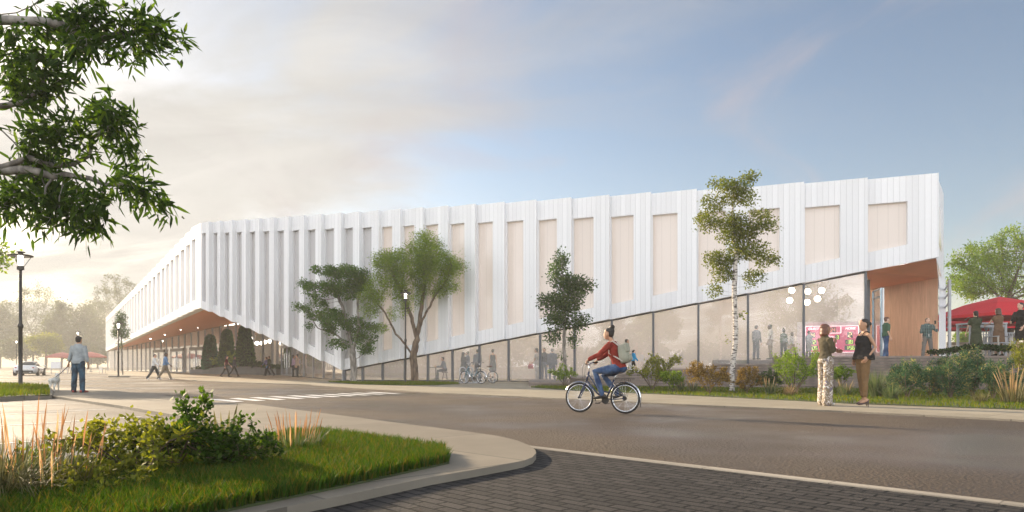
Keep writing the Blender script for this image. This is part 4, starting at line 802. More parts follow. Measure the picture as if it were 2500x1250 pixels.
# trees and a far wood on the camera's side of the street, seen only as reflections in the glass
for i, (x, y, h, w) in enumerate(((6,-18,11,5.2),(-10,-14,8.5,3.4),(20,-26,9,4.2))):
    sh_ = 40.0; px, py = CX+x*sh_, HY-h*.62*sh_; w *= sh_
    o_ = tree('street_tree',['large tree across the street mirrored in the glass beside the globe lamps','round tree across the street mirrored in the middle panes','wide tree across the street mirrored near the glass door'][i],(x,42.5,0),[(px,py,w*.8,w*.55),(px-w*.5,py+w*.25,w*.5,w*.4),(px+w*.5,py+w*.2,w*.5,w*.4),(px+w*.1,py-w*.35,w*.4,w*.35)],sh_,[(px,HY+.8*sh_),(px,HY-2*sh_)],M['leaf_mid'],M['bark_brown'],9000,(.24,.16),.2,320,.02,'trees across the street',spread=.4,step=.45); o_.location.y = y
n = 26000; ang = rng.uniform(-1.15,1.15,n); dd = rng.uniform(85,95,n); hh = (5.5+1.6*np.sin(ang*23)+1.2*np.sin(ang*61+1)+rng.normal(0,.6,n))*rng.random(n)**.6
v, f = leaves(np.c_[dd*np.sin(ang), -dd*np.cos(ang), hh], rng.normal(0,1,(n,3)), 1.0, .7); tag(link_mesh('far_wood', fast_mesh('far_wood', v, f, 4, np.repeat(rng.random(n),4)), M['leaf_dark']), 'distant wood across the street mirrored low in the glass', 'wood', kind='stuff')
# overhanging tree at the top of the street: trunk outside, limbs reach in
def overhang():
    s = 235.0; b = at(-420,0,s); b[2] = 0.06; root = thing('overhanging_tree','big leafy tree whose dark hanging branches reach over the parking lot','tree',b)
    E = [(at(x,y,s)[0]-b[0], rng.uniform(-.25,.35), at(x,y,s)[2]-b[2], rx/s, .28, ry/s) for x,y,rx,ry in ((335,60,70,62),(395,70,16,55),(290,120,60,34),(230,35,80,40),(215,125,60,36),(120,40,80,45),(60,130,70,45),(150,175,60,34),(30,200,50,50),(95,215,60,30),(230,265,75,40),(290,290,36,34),(180,320,60,36),(265,340,40,26),(110,330,50,36),(60,370,40,30),(320,360,26,14),(60,440,60,45),(130,490,70,50),(195,540,56,36),(110,560,40,20),(250,500,36,26),(340,470,52,40),(325,420,14,22),(375,490,20,34),(20,500,40,40),(230,560,20,16))]
    nodes = [V(0,0,0)]; par = [-1]
    def path(start, pts):
        i = start
        for x,y,dy in pts:
            q = at(x,y,s)-b; q[1] = dy; k = max(1,int(np.linalg.norm(q-nodes[i])/.12)); a = nodes[i]
            for j in range(k): nodes.append(lerp(a,q,(j+1)/k)); par.append(i); i = len(nodes)-1
        return i
    t1 = path(0, [(-420,560,0),(-400,330,.05),(-360,120,.1)]); path(t1,[(-200,60,.1),(-60,38,.05),(40,32,0),(85,12,0),(120,-30,0)])
    path(t1,[(-150,85,-.1),(0,54,-.05),(100,50,0),(150,55,.05),(210,95,.05),(285,70,.1)])
    m1 = int(len(nodes)*.12); t2 = path(m1,[(-300,420,.1),(-120,410,.1),(0,402,.05),(70,388,0),(120,405,0),(180,400,0),(212,375,.05),(205,330,.1),(260,300,.1)])
    path(t2-10,[(215,435,.0),(250,450,.05),(300,445,.1),(340,470,.1)]); path(m1,[(-200,330,-.1),(-40,285,-.1),(20,325,-.1),(70,385,-.05)]); path(m1,[(-150,300,-.1),(0,270,-.1),(60,250,0),(95,210,.05),(100,130,.1)])
    n, p = colonize(ell_points(E, 900, b), nodes, par, .075, .6, .10); kids, r = skeleton(n, p, .003, .11); n2 = n+rng.normal(0,.008,n.shape)
    m = MB(); branch_mesh(m, n2, p, kids, r, 8); m.build('trunk', M['bark_grey'], root, True)
    cand = np.where((r < .010) & (np.arange(len(n)) > len(nodes)))[0]; tips = np.array([i for i in cand]); nl = 5000; pk = rng.choice(tips, nl); pp = np.array(p)[pk]
    P = n2[pp]+(n2[pk]-n2[pp])*rng.random(nl)[:,None]+rng.normal(0,.07,(nl,3)); out = n2[pk]-n2[pp]; out /= np.linalg.norm(out,axis=1)[:,None]+1e-9; out[:,2] -= .4; out[:,0] += .2
    L = .16; v, f = leaves6(P, out, L, .036, .75); link_mesh('crown', fast_mesh('crown', v, f, 6, np.repeat(np.clip(rng.normal(.45,.25,nl),0,1),6)), M['leaf_over'], root)
def leaves6(P, D, L, W, jit):
    n = len(P); D = D/np.linalg.norm(D,axis=1)[:,None]+rng.normal(0,jit,(n,3)); D /= np.linalg.norm(D,axis=1)[:,None]; S = np.cross(D, rng.normal(0,1,(n,3))); S /= np.linalg.norm(S,axis=1)[:,None]; U = np.cross(S,D)
    L = L*rng.uniform(.6,1.2,n)[:,None]; W = W*rng.uniform(.75,1.25,n)[:,None]; dr = np.c_[np.zeros((n,2)),-.12*np.ones(n)]*L
    return np.stack([P, P+D*L*.3+S*W*.45+U*W*.12, P+D*L*.65+S*W*.38+dr*.5, P+D*L+dr, P+D*L*.65-S*W*.38+dr*.5, P+D*L*.3-S*W*.45+U*W*.12],1).reshape(-1,3), np.arange(n)[:,None]*6+np.arange(6)
overhang()

# ---- shrubs and grass clumps
def shrub(name, label, base, W, H, mat, nl, leaf, stems=7, group=None, bark='bark_brown', step=None, form='round', jit=.6, up=.3, spread=.5, seed_lean=(0,0), z0=0.0):
    root = thing(name, label, 'shrub', base, rng.uniform(0,6), group); rz = root.rotation_euler.z; root.rotation_euler.z = 0; step = step or H*.07
    E = []; 
    for i in range({'round':9,'spread':15}.get(form,7)):
        a = rng.uniform(0,2*PI); d = rng.uniform(0,.75)*W/2; h = rng.uniform(.35,.85)*H if form=='round' else rng.uniform(.3,.75)*H
        if form == 'spread': d = rng.uniform(.1,1.0)*W/2; h = H*rng.uniform(.25,.92)*(1-.55*d/(W/2))
        E.append((d*math.cos(a)+seed_lean[0]*h, d*math.sin(a)*.8+seed_lean[1]*h, h, W*.22, W*.2, H*{'round':.16,'spread':.09}.get(form,.25)))
    nodes = [V(0,0,-.03)]; par = [-1]
    for i in range(stems):
        a = 2*PI*i/stems+rng.uniform(-.3,.3); tgt = V(math.cos(a)*W*.22, math.sin(a)*W*.2, H*.4); k = 4; c = 0
        for q in range(k): nodes.append(tgt*((q+1)/k)*V(1,1,1)+V(0,0,H*.03)); par.append(c); c = len(nodes)-1
    n, p = colonize(ell_points(E, 170, None), nodes, par, step, step*9, step*1.5, 60); kids, r = skeleton(n, p, H*.004, H*.022)
    m = MB(); branch_mesh(m, n, p, kids, r, 5); m.build('stems', M[bark], root, True)
    cand = np.where(np.arange(len(n)) > stems*4)[0]; pk = rng.choice(cand, nl); pp = np.array(p)[pk]; D = n[pk]-n[pp]; D /= np.linalg.norm(D,axis=1)[:,None]+1e-9
    P = n[pp]+(n[pk]-n[pp])*rng.random(nl)[:,None]+rng.normal(0,step*spread,(nl,3)); P[:,2] = np.abs(P[:,2]); v, f = leaves(P, D, leaf[0], leaf[1], up=up, jit=jit)
    cl = rng.random(len(n)); link_mesh('foliage', fast_mesh('foliage', v, f, 4, np.repeat(np.clip(.5*cl[pk]+.5*rng.random(nl),0,1),4)), mat, root); return root
def clump(name, label, base, n, h, w, spread, droop, mat, plumes=0, ph=1.0, pmat=None, group=None, cat='ornamental grass', rad=.12, pw=.012):
    root = thing(name, label, cat, base, group=group)
    def strips(nm, n, h, w, spread, droop, mat, rad, fat=False):
        az = rng.uniform(0,2*PI,n); H = h*rng.uniform(.6,1.1,n); sp = spread*rng.uniform(.1,1,n); b = np.c_[np.cos(az),np.sin(az),np.zeros(n)]*(rad*rng.random(n)**.5)[:,None]; o = np.c_[np.cos(az),np.sin(az),np.zeros(n)]; sd = np.c_[-np.sin(az+.6),np.cos(az+.6),np.zeros(n)]; R_ = []
        prof = (1,1,.9,.7,.45,.05) if not fat else (.15,.15,.6,1,.7,.05)
        for i, t in enumerate((0,.25,.5,.7,.87,1)):
            c = b+o*(sp*H*(t**1.6))[:,None]+np.c_[np.zeros((n,2)), H*(t-droop*t*t*rng.uniform(.5,1.2,n)*sp)]; ww = w*prof[i]; R_ += [c+sd*ww, c-sd*ww]
        v = np.stack(R_,1).reshape(-1,3); k = np.arange(n)[:,None]*12; f = np.concatenate([k+[2*i,2*i+1,2*i+3,2*i+2] for i in range(5)],1).reshape(-1,4)
        link_mesh(nm, fast_mesh(nm, v, f, 4, np.repeat(rng.random(n),12)), mat, root)
    strips('blades', n, h, w, spread, droop, mat, rad)
    if plumes: strips('plumes', plumes, ph, pw, spread*.45, .1, pmat, rad, True)
    return root
near = lambda x,y: gnd(x,y,.06)
shrub('leafy_shrub','wide low lime green leafy shrub spreading over the front grass island',near(330,1165),1.5,.62,M['leaf_lime'],3200,(.044,.034),11,jit=.75,up=1.2,spread=.55,form='spread',seed_lean=(-.25,0))
shrub('leafy_shrub','taller dark green leafy shrub growing through the lime one',near(425,1160),.8,.70,M['leaf_over'],2000,(.044,.034),8,jit=.75,up=1.2,spread=.55,form='spread',seed_lean=(.12,0))
shrub('leafy_shrub','smaller dark shrub mixed with sword leaves beside the tan feather grass',near(590,1155),.70,.46,M['leaf_over'],1500,(.036,.028),8,jit=.75,up=1.2,spread=.6,form='spread')
shrub('leafy_shrub','low olive shrub creeping under the wide lime shrub',near(245,1205),.8,.24,M['leaf_lime'],900,(.04,.03),7,jit=.8,up=1.0,spread=.6,form='spread')
clump('feather_grass','orange feather grass standing upright by the parking lot',near(55,1205),90,.35,.006,.5,.5,M['blade_green'],34,.55,M['plume_orange'],rad=.28,pw=.0055)
clump('feather_grass','thin orange feather grass leaning beside the lime shrub',near(140,1215),60,.3,.005,.7,.5,M['blade_olive'],18,.48,M['plume_orange'],rad=.22,pw=.005)
clump('feather_grass','tan and pink feather grass at the back edge of the island grass',near(715,1108),110,.26,.006,.55,.4,M['blade_green'],44,.38,M['plume_orange'],rad=.24,pw=.005)
clump('sedge_clump','olive arching sedge clump at the frame edge',near(-10,1235),260,.46,.005,1.1,1.0,M['blade_olive'],rad=.12)
clump('sedge_clump','olive arching sedge under the small dark shrub',near(620,1140),120,.30,.005,1.2,.9,M['blade_olive'],rad=.1)
clump('sword_plant','yellow green sword-leaved plant between the two dark shrubs',near(545,1145),16,.46,.016,.35,.1,M['blade_olive'],rad=.06,cat='plant')
bed = lambda x,y: gnd(x,y,.04)
def bsh(name, label, x, y, wpx, hpx, mat, nl, leaf, **k): s = (y-HY)/(EYE-.04); return shrub(name,label,bed(x,y),wpx/s*1.25,hpx/s*1.22,mat,int(nl*1.5),leaf,**k)
bsh('green_shrub','small light green shrub at the foot of the young maple',1378,944,64,52,M['leaf_mid'],900,(.06,.04),stems=6)
bsh('green_shrub','yellow green shrub beside the child in blue',1592,953,105,78,M['leaf_lime'],2000,(.07,.035),stems=9)
bsh('golden_shrub','golden brown shrub before the birch, larger of two',1730,961,105,72,M['leaf_gold'],3000,(.05,.03),stems=10,form='up',group='golden shrubs at the birch')
bsh('golden_shrub','golden brown shrub behind the birch, smaller of two',1822,960,62,60,M['leaf_gold'],1800,(.05,.03),stems=8,form='up',group='golden shrubs at the birch')
bsh('green_shrub','airy green shrub beside the woman in floral trousers',1940,962,135,98,M['leaf_mid'],2800,(.055,.032),stems=9)
for x, y, w, h, lb in ((2215,972,95,92,'variegated evergreen bush beside the blue green grass clump'),(2270,970,60,70,'short variegated evergreen bush between two taller ones'),(2320,974,90,112,'tall variegated evergreen bush below the man in plaid'),(2375,972,75,118,'tallest dark variegated evergreen bush under the bar table'),(2425,975,70,78,'variegated evergreen bush beside the tan feather clump')):
    bsh('evergreen_bush',lb,x,y,w,h,M['leaf_photinia'],2400,(.062,.024),stems=9,form='up',up=0,group='evergreen bushes below the deck')
for x, y, w, h, lb in ((2190,966,60,70,'slim variegated evergreen bush behind the blue green grass fountain'),(2298,960,80,92,'variegated evergreen bush against the slats behind the tall one'),(2450,966,80,84,'variegated evergreen bush behind the tan feather clump')):
    bsh('evergreen_bush',lb,x,y,w,h,M['leaf_photinia'],2200,(.062,.024),stems=9,form='up',up=0,group='evergreen bushes below the deck')
bsh('green_shrub','low green shrub between the yellow green shrub and the golden ones',1645,957,70,46,M['leaf_mid'],1200,(.055,.035),stems=7)
bsh('green_shrub','low green shrub right of the golden shrubs under the slats' if False else 'low dark green shrub between the golden shrubs and the airy one',1880,958,70,52,M['leaf_maple'],1300,(.055,.035),stems=7)
bsh('green_shrub','small green shrub behind the woman in floral trousers',2045,960,70,60,M['leaf_mid'],1300,(.055,.035),stems=7)
clump('grass_clump','short green grass clump beside the low green shrub',bed(1690,958),80,.36,.006,.7,.6,M['blade_green'],8,.45,M['blade_tan'],rad=.1)
clump('grass_clump','spreading green grass clump at the foot of the evergreen bushes',bed(2175,976),120,.5,.007,.9,.7,M['blade_green'],rad=.12)
clump('grass_clump','olive grass clump below the tallest evergreen bush',bed(2395,984),90,.34,.007,.9,.7,M['blade_olive'],rad=.12)
bsh('yellow_shrub','bright yellow green branching shrub at the end of the deck',2510,965,100,130,M['leaf_lime'],1600,(.06,.035),stems=6)
clump('grass_clump','thin tan and green grass clump beside the yellow green shrub',bed(1662,955),70,.40,.006,.5,.5,M['blade_green'],14,.6,M['blade_tan'],rad=.1)
clump('grass_clump','green grass clump right behind the golden shrubs',bed(1878,964),90,.42,.007,.7,.6,M['blade_green'],16,.5,M['blade_tan'],rad=.12)
clump('grass_clump','arching tan grass clump under the airy shrub',bed(1925,966),110,.42,.006,1.2,1.0,M['blade_tan'],rad=.1)
clump('grass_clump','tan and green grass clump between the two women',bed(2062,968),100,.42,.007,.8,.6,M['blade_green'],18,.5,M['blade_tan'],rad=.12)
clump('grass_clump','tall blue green grass fountain behind the woman in brown trousers',bed(2138,972),220,.80,.007,.7,.6,M['blade_green'],rad=.12)
clump('grass_clump','small pale grass tuft near the young maple',bed(1425,948),50,.3,.007,.6,.5,M['blade_green'],rad=.1)
clump('feather_grass','tan feather grass with stiff leaves at the end of the bed',bed(2470,985),110,.5,.010,.7,.4,M['blade_olive'],34,.8,M['blade_tan'],rad=.2,pw=.012)
# ================= deck, planters, furniture =================
tone('slat_wood', (.235,.185,.16), rough=.7, var=.25, scale=5, bump=.35, bscale=30); tone('slat_gap', (.02,.017,.016), rough=.9); tone('deck_top', (.20,.17,.15), rough=.7, var=.2, scale=3); tone('planter_dark', (.075,.075,.08), rough=.55, var=.2, scale=1.5, bump=.2, bscale=12); tone('grey_paint', (.36,.37,.39), rough=.45, var=.05); tone('tan_plank', (.34,.27,.19), rough=.7, var=.25, scale=4); tone('red_fabric', (.60,.008,.02), rough=.75, var=.05, scale=2); tone('hazed_red', (.50,.20,.17), rough=.8); tone('pale_frame', (.55,.5,.44), rough=.5)  # far umbrella red: haze put into its paler colour
deck = thing('stepped_deck', 'dark slatted timber deck stepping up in tiers behind the planting bed', 'deck', V((1291-CX)/terr(1291),FP/terr(1291),0)); DO = tuple(deck.location)
tiers = [(1291,1392,.19),(1392,1508,.385),(1508,1603,.56),(1603,1738,.74),(1738,1890,.92),(1890,2900,1.17)]
tp = lambda x: V((x-CX)/terr(x), FP/terr(x))
for x0, x1, z in tiers:
    a, b = tp(x0), tp(x1); t = unit(b-a); n = V(t[1],-t[0]); n = n if n[1]<0 else -n
    ba, bb = (on(x0,PO,QO), on(x1,PO,QO)) if x1 < 2150 else (on(x0,PO,QO), None)
    m = MB()
    if bb is not None: top = [a-n*.03,b-n*.03,bb+nR*.06,ba+nR*.06]
    else: top = [a-n*.03,b-n*.03,V(60,30),V(60,75),V(21.5,75),V((2309-CX)/49.5,FP/49.5),W1,W0,P2115+inR*.1,ba+nR*.06]
    P = [p3(p,q) for q in (.0,z-.02) for p in top]; k = len(top); m.add(P, [tuple(range(k,2*k)),(0,1,k+1,k),(k-1,0,k,2*k-1)]); m.build('deck_floor', M['deck_top'], deck, origin=DO)
    m = MB(); zz = z; row = 0
    while zz > .05:
        h = .064; zc = zz-h/2
        L = np.linalg.norm(b-a); x = 0.0 if row % 2 == 0 else -1.1
        while x < L:
            u0, u1 = max(0,x+.004), min(L,x+2.4-.004)
            if u1-u0 > .02: m.box((*(a+t*(u0+u1)/2+n*(.0 if row else .012)),zc),(u1-u0,.05,h),math.atan2(t[1],t[0]))
            x += 2.4
        zz -= .098; row += 1
    m.build('slats', M['slat_wood'], deck, origin=DO)
    m = MB(); q0_, q1_ = a-n*.045, b-n*.045; m.quad(p3(q0_,0),p3(q1_,0),p3(q1_,z-.03),p3(q0_,z-.03)); m.build('backing', M['slat_gap'], deck, origin=DO)
    e0, e1 = a-n*.02, (a-n*2.6); m = MB(); m.quad(p3(e0,0.05),p3(e1,0.05),p3(e1,z-.02),p3(e0,z-.02)); m.build('tier_end', M['slat_wood'], deck, origin=DO)
# dark planter with three cypresses at the entrance
pa, pb, pc = V((464-CX)/23,FP/23), V((581-CX)/25.4,FP/25.4), V((674-CX)/27.6,FP/27.6); zpa, zpb, zpc = .44,.92,.58
pl_ = thing('planter', 'dark grey concrete planter with a sloping rim in front of the entrance', 'planter', p3(pb,0)); inn = V(.62,.78)*2.2
m = MB(); P = [p3(p,z) for p, z0 in ((pa,.0),(pb,.0),(pc,.0)) for z in (0,)]+[p3(pa,zpa),p3(pb,zpb),p3(pc,zpc)]+[p3(pa+inn,0),p3(pb+inn,0),p3(pc+inn*.4,0),p3(pa+inn,zpa),p3(pb+inn,zpb),p3(pc+inn*.4,zpc)]
m.add(P, [(0,1,4,3),(1,2,5,4),(2,8,11,5),(8,7,10,11),(7,6,9,10),(6,0,3,9)]); m.build('planter_wall', M['planter_dark'], pl_, origin=tuple(pl_.location))
m = MB(); m.add([p3(pa+V(.1,.1),zpa-.04),p3(pb+V(.1,.1),zpb-.04),p3(pc+V(-.1,.1),zpc-.04),p3(pc+inn*.4,zpc-.04),p3(pb+inn,zpb-.04),p3(pa+inn,zpa-.04)], [(0,1,4,5),(1,2,3,4)]); m.build('soil', M['lawn_soil'], pl_, origin=tuple(pl_.location))
def cover(name, label, poly_pts, n, leaf, mat, h=.15):
    P = scatter([p for p in poly_pts], n); n = len(P); a = np.array(poly_pts); z = np.array([a[((a[:,:2]-p)**2).sum(1).argmin(),2] for p in P]) if n < 6000 else np.full(n,a[0,2])
    w = 1/(((P[:,None,:]-a[None,:,:2])**2).sum(2)+.05); z = (w*a[None,:,2]).sum(1)/w.sum(1)
    v, f = leaves(np.c_[P, z+rng.random(n)*h], rng.normal(0,1,(n,3))+np.array([0,0,.4]), leaf, leaf*.7, up=.8); o = link_mesh(name, fast_mesh(name, v, f, 4, np.repeat(rng.random(n),4)), mat); return tag(o, label, 'ground cover', kind='stuff')
cover('ground_cover','low dark green ground cover filling the entrance planter',[p3(pa,zpa),p3(pb,zpb),p3(pc,zpc),p3(pc+inn*.4,zpc),p3(pb+inn,zpb),p3(pa+inn,zpa)],2600,.22,M['leaf_cover'],.3)
def cypress(label, px, s, ztop, zbase, w, mat=None):
    b = at(px,0,s); root = thing('cypress', label, 'tree', (b[0],b[1]+.5,zbase), group='clipped cypresses in the entrance planter'); H = ztop-zbase
    m = MB(); m.tube([(0,0,-.2),(0,0,H*.8)],[.08,.03],7); m.build('trunk', M['bark_brown'], root)
    rad = lambda h: w/2*np.interp(h, (0,.04,.2,.6,.9,.97,1), (.86,.96,1,.74,.52,.36,.05)); n = 7000; hh = rng.random(n)**.85; a = rng.uniform(0,2*PI,n); bump = 1+.07*np.sin(hh*60+np.sin(a*3)*2)+rng.normal(0,.04,n); r = rad(hh)*bump*(1-.22*rng.random(n)**2)
    P = np.c_[r*np.cos(a), r*np.sin(a), hh*H]; D = np.c_[np.cos(a)*.6, np.sin(a)*.6, np.full(n,.7)]; v, f = leaves(P, D, .17, .10, up=0, jit=.35); link_mesh('crown', fast_mesh('crown', v, f, 4, np.repeat(rng.random(n),4)), mat or M['leaf_cypress'], root)
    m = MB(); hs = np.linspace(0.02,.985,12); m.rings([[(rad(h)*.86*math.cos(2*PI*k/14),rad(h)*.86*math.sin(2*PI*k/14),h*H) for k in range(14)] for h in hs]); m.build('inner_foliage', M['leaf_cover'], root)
cypress('shortest blue green clipped cypress in the entrance planter',508,23.9,4.0,.45,1.55,M['leaf_teal']); cypress('middle-height green clipped cypress between two others',549,24.8,4.4,.75,1.55); cypress('tallest and widest clipped cypress beside the globe lamps',593,25.8,4.68,.75,1.7)
for x, s, z, lb in ((531,24.4,.6,'loose leafy shrub between the first two cypresses'),(572,25.2,.8,'loose leafy shrub between the last two cypresses')):
    b = at(x,0,s); shrub('planter_shrub',lb,(b[0],b[1]+.3,z),1.7,1.55,M['leaf_mid'],900,(.16,.11),6)
cover('ground_cover','dark green creeping ground cover along the deck edge below the bar table',[p3(tp(2268)+V(0,.25),1.19),p3(tp(2560)+V(0,.25),1.2),p3(tp(2560)+V(.4,1.0),1.5),p3(tp(2400)+V(.2,.9),1.42),p3(tp(2300)+V(.2,.7),1.24)],3600,.085,M['leaf_cover'],.14)
# ---- lamp posts
def lamp_post(label, base, H, lit=True, sc=1.0):
    o = thing('lamp_post', label, 'lamp post', base, group='black post-top street lamps'); r = .055*sc; hz = H-.62*sc
    m = MB(); m.lathe([(r*1.9,0),(r*1.9,.03),(r*1.35,.06),(r*1.3,.5*hz),(r*1.75,.505*hz),(r*1.75,.525*hz),(r*1.05,.54*hz),(r*.95,hz)],n=14); m.build('post', M['dark_metal'], o, True)
    m = MB(); m.lathe([(r*.9,hz-.05),(r*2.3,hz-.03),(r*2.3,hz+.10*sc),(r*1.4,hz+.14*sc)],n=14); m.build('collar', M['dark_metal'], o)
    m = MB(); zt = hz+.50*sc
    for k in range(3): a = 2*PI*k/3+.5; m.tube([(r*2.1*math.cos(a),r*2.1*math.sin(a),hz+.10*sc),(.36*sc*math.cos(a),.36*sc*math.sin(a),zt)],.012*sc,6)
    m.build('strut', M['dark_metal'], o)
    m = MB(); m.lathe([(.02,zt-.02),(.42*sc,zt-.01),(.44*sc,zt+.02),(.38*sc,zt+.045),(.10*sc,zt+.08),(.08*sc,zt+.12),(.17*sc,zt+.13),(.15*sc,zt+.16),(.01,zt+.17)],n=20); m.build('cap', M['dark_metal'], o)
    m = MB(); m.lathe([(.015,hz+.14*sc),(.075*sc,hz+.15*sc),(.085*sc,zt-.1*sc),(.10*sc,zt-.03),(.02,zt-.021)],n=14); m.build('lamp_glass', M['lamp_glow'], o, True); return o
lamp_post('tall black lamp post on the grass island beside the man with the dog', gnd(50,944.5,.1), 4.72, sc=.9)
lamp_post('slim dark lamp post standing before the tallest tree', gnd(990,936,.03), 4.25, sc=.62)
lamp_post('bronze lamp post on the small traffic island near the far facade', gnd(289,919,.12), 3.75, sc=.8)
lamp_post('hazy distant lamp post above the head of the man with the dog', at(190,912,21), 4.9, sc=.8); lamp_post('faint distant lamp post in the trees behind the white car', at(40,907,15.5), 4.9, sc=.8)
# ---- bicycles
def bike(label, loc, yaw, sc, paint, step=True, group=None, fender=True, saddle='black_plastic', lean=0):
    o = thing('bicycle', label, 'bicycle', loc, R(-yaw), group, sc); o.rotation_euler.y = lean; wr = .335; fh, rh = V(0,.62,wr), V(0,-.44,wr); bb = V(0,.0,.29); st = V(0,-.19,.74); ht, hb = V(0,.40,.90), V(0,.455,.70)
    for c, front in ((fh,True),(rh,False)):
        w = MB(); w.torus(c, wr-.02, .021, n=40, m=8); w = w.build('wheel', M['rubber'], o, True)
        m = MB(); m.torus(c, wr-.048, .014, n=40, m=6, squash=.9); m.build('rim', M['chrome'], w, True)
        m = MB()
        for k in range(28): a = 2*PI*k/28; a2 = a+(.5 if k%2 else -.5); m.tube([c+V(.02*(1 if k%4<2 else -1),.02*math.cos(a2),.02*math.sin(a2)), c+V(0,(wr-.05)*math.cos(a),(wr-.05)*math.sin(a))], .0016, 3, False)
        m.build('spokes', M['chrome'], w); m = MB(); m.tube([c+V(-.05,0,0),c+V(.05,0,0)],.022,10); m.build('hub', M['black_plastic'], w)
        if not front: m = MB(); m.lathe([(.01,-.004),(.048,-.004),(.05,.004),(.01,.004)]); m = MB(); m.tube([c+V(-.045,0,0),c+V(-.03,0,0)],.05,16); m.build('cassette', M['dark_metal'], w)
    P = M[paint]; m = MB()
    if step: m.tube([hb+V(0,.01,.03), lerp(hb,bb,.5)+V(0,-.02,-.05), bb],.021,10); m.tube([ht-V(0,-.01,.05), V(0,.16,.50), bb+V(0,-.10,.16)],.016,10)
    else: m.tube([hb+V(0,0,.03),bb],.021,10); m.tube([ht-V(0,-.01,.05),st-V(0,0,.06)],.018,10)
    m.tube([bb,st],.019,10); m.tube([hb-V(0,-.01,.03),ht+V(0,-.01,.02)],.024,10)
    for sx in (-1,1): m.tube([bb+V(sx*.03,-.03,0),rh+V(sx*.06,0,0)],.010,6); m.tube([st+V(sx*.02,0,-.08),rh+V(sx*.06,0,.0)],.009,6)
    m.build('frame', P, o, True)
    m = MB(); cr = hb+V(0,.015,-.06)
    for sx in (-1,1): m.tube([cr+V(sx*.055,0,.0), lerp(cr,fh,.45)+V(sx*.06,.0,0), fh+V(sx*.055,0,0)],[.018,.021,.012],8)
    m.tube([cr-V(.06,0,0),cr+V(.06,0,0)],.02,8); m.build('fork', P, o, True)
    hbz = V(0,.385,1.07); m = MB(); m.tube([ht,ht+V(0,-.01,.10),hbz],.014,8); m.tube([hbz+V(-.29,-.05,.06),hbz+V(-.24,-.0,.05),hbz+V(-.08,.05,.0),hbz,hbz+V(.08,.05,.0),hbz+V(.24,-.0,.05),hbz+V(.29,-.05,.06)],.012,8); h = m.build('handlebar', M['chrome'], o, True)
    for sx in (-1,1): m = MB(); m.tube([hbz+V(sx*.23,.0,.05),hbz+V(sx*.31,-.09,.06)],.018,8); m.build('grip', M['black_plastic'], h)
    m = MB()
    for sx in (-1,1): m.tube([hbz+V(sx*.2,.03,.05),hbz+V(sx*.1,.13,-.05),hb+V(sx*.03,.07,0),cr],.0035,4)
    m.build('cables', M['black_plastic'], o)
    sp = st+V(0,-.04,.13); m = MB(); m.tube([st-V(0,0,.02),sp],.013,8); m.build('seatpost', M['chrome'], o, True)
    m = MB(); s0 = sp+V(0,0,.05); m.rings([ellring(s0+V(0,y,z), V(1,0,0), V(0,0,1), w, h2, 12) for y,w,h2,z in ((-.13,.02,.015,.02),(-.12,.085,.035,.01),(-.06,.095,.038,.0),(.02,.055,.03,0),(.10,.026,.024,.0),(.15,.02,.018,-.005),(.16,.005,.005,-.005))]); m.build('saddle', M[saddle], o, True)
    m = MB(); m.tube([bb+V(.0,0,0)+V(-.045,0,0),bb+V(-.035,0,0)],.085,20); 
    for sx, dy in ((-1,1),(1,-1)): m.bar(bb+V(sx*.06,0,0), bb+V(sx*.075,dy*.15,dy*-.07), .02,.012); m.box(bb+V(sx*.12,dy*.15,dy*-.07),(.09,.08,.02))
    for sz in (-1,1): m.tube([bb+V(-.042,0,sz*.085),rh+V(-.042,0,sz*.045)],.006,4)
    m.build('crankset', M['dark_metal'], o)
    if fender:
        for c, a0, a1 in ((fh,R(5),R(150)),(rh,R(-15),R(150))):
            m = MB(); pr = []
            for k in range(17):
                a = lerp(a0,a1,k/16); d = V(0,-math.cos(a) if c is rh else -math.cos(a),math.sin(a)); q = c+d*(wr+.022); pr.append([q+V(-.035,0,0)-d*.012,q+V(-.018,0,0)+d*.006,q+V(.018,0,0)+d*.006,q+V(.035,0,0)-d*.012])
            for k in range(16):
                for i in range(3): m.quad(pr[k][i],pr[k+1][i],pr[k+1][i+1],pr[k][i+1])
            f = m.build('mudguard', M['chrome'], o, True); 
            a = a0; d = V(0,-math.cos(a),math.sin(a)); q = c+d*(wr+.022); m = MB(); tl = V(0,-math.sin(a),-math.cos(a)); m.add([q+V(-.03,0,0),q+V(.03,0,0),q+tl*.10+V(.04,-.02,0),q+tl*.10+V(-.04,-.02,0),q+d*.01],[(0,1,2,3)]); m.build('mud_flap', M['black_plastic'], f)
        m = MB(); zr = .76
        for sx in (-.06,-.02,.02,.06): m.tube([(sx,-.22,zr),(sx,-.64,zr)],.006,5)
        for y in (-.23,-.43,-.63): m.tube([(-.06,y,zr),(.06,y,zr)],.006,5)
        for sx in (-1,1):
            for y in (-.34,-.44,-.54): m.tube([(sx*.065,y,zr),rh+V(sx*.075,(y+.44)*.25,.02)],.005,5)
        m.build('rack', M['black_plastic'], o)
    return o
bk_loc = V((1479-CX)/138, FP/138, 0); bike('navy step-through bicycle with chrome mudguards ridden by the woman in red', bk_loc, -64, .80, 'navy_paint')
b1 = gnd(1158,937,.03); kst = bike('teal step-through bicycle parked at the rack with a rear carrier', b1, -58, .86, 'teal_paint'); m = MB(); m.tube([(.05,-.1,.27),(.16,-.16,.01)],.009,6); m.build('kickstand', M['dark_metal'], kst)
b2 = gnd(1186,935.5,.03); kst = bike('cream diamond-frame bicycle with a brown saddle parked behind the teal one', b2, -62, .86, 'cream_paint', False, None, False, 'brown_leather'); m = MB(); m.tube([(.05,-.1,.27),(.16,-.16,.01)],.009,6); m.build('kickstand', M['dark_metal'], kst)
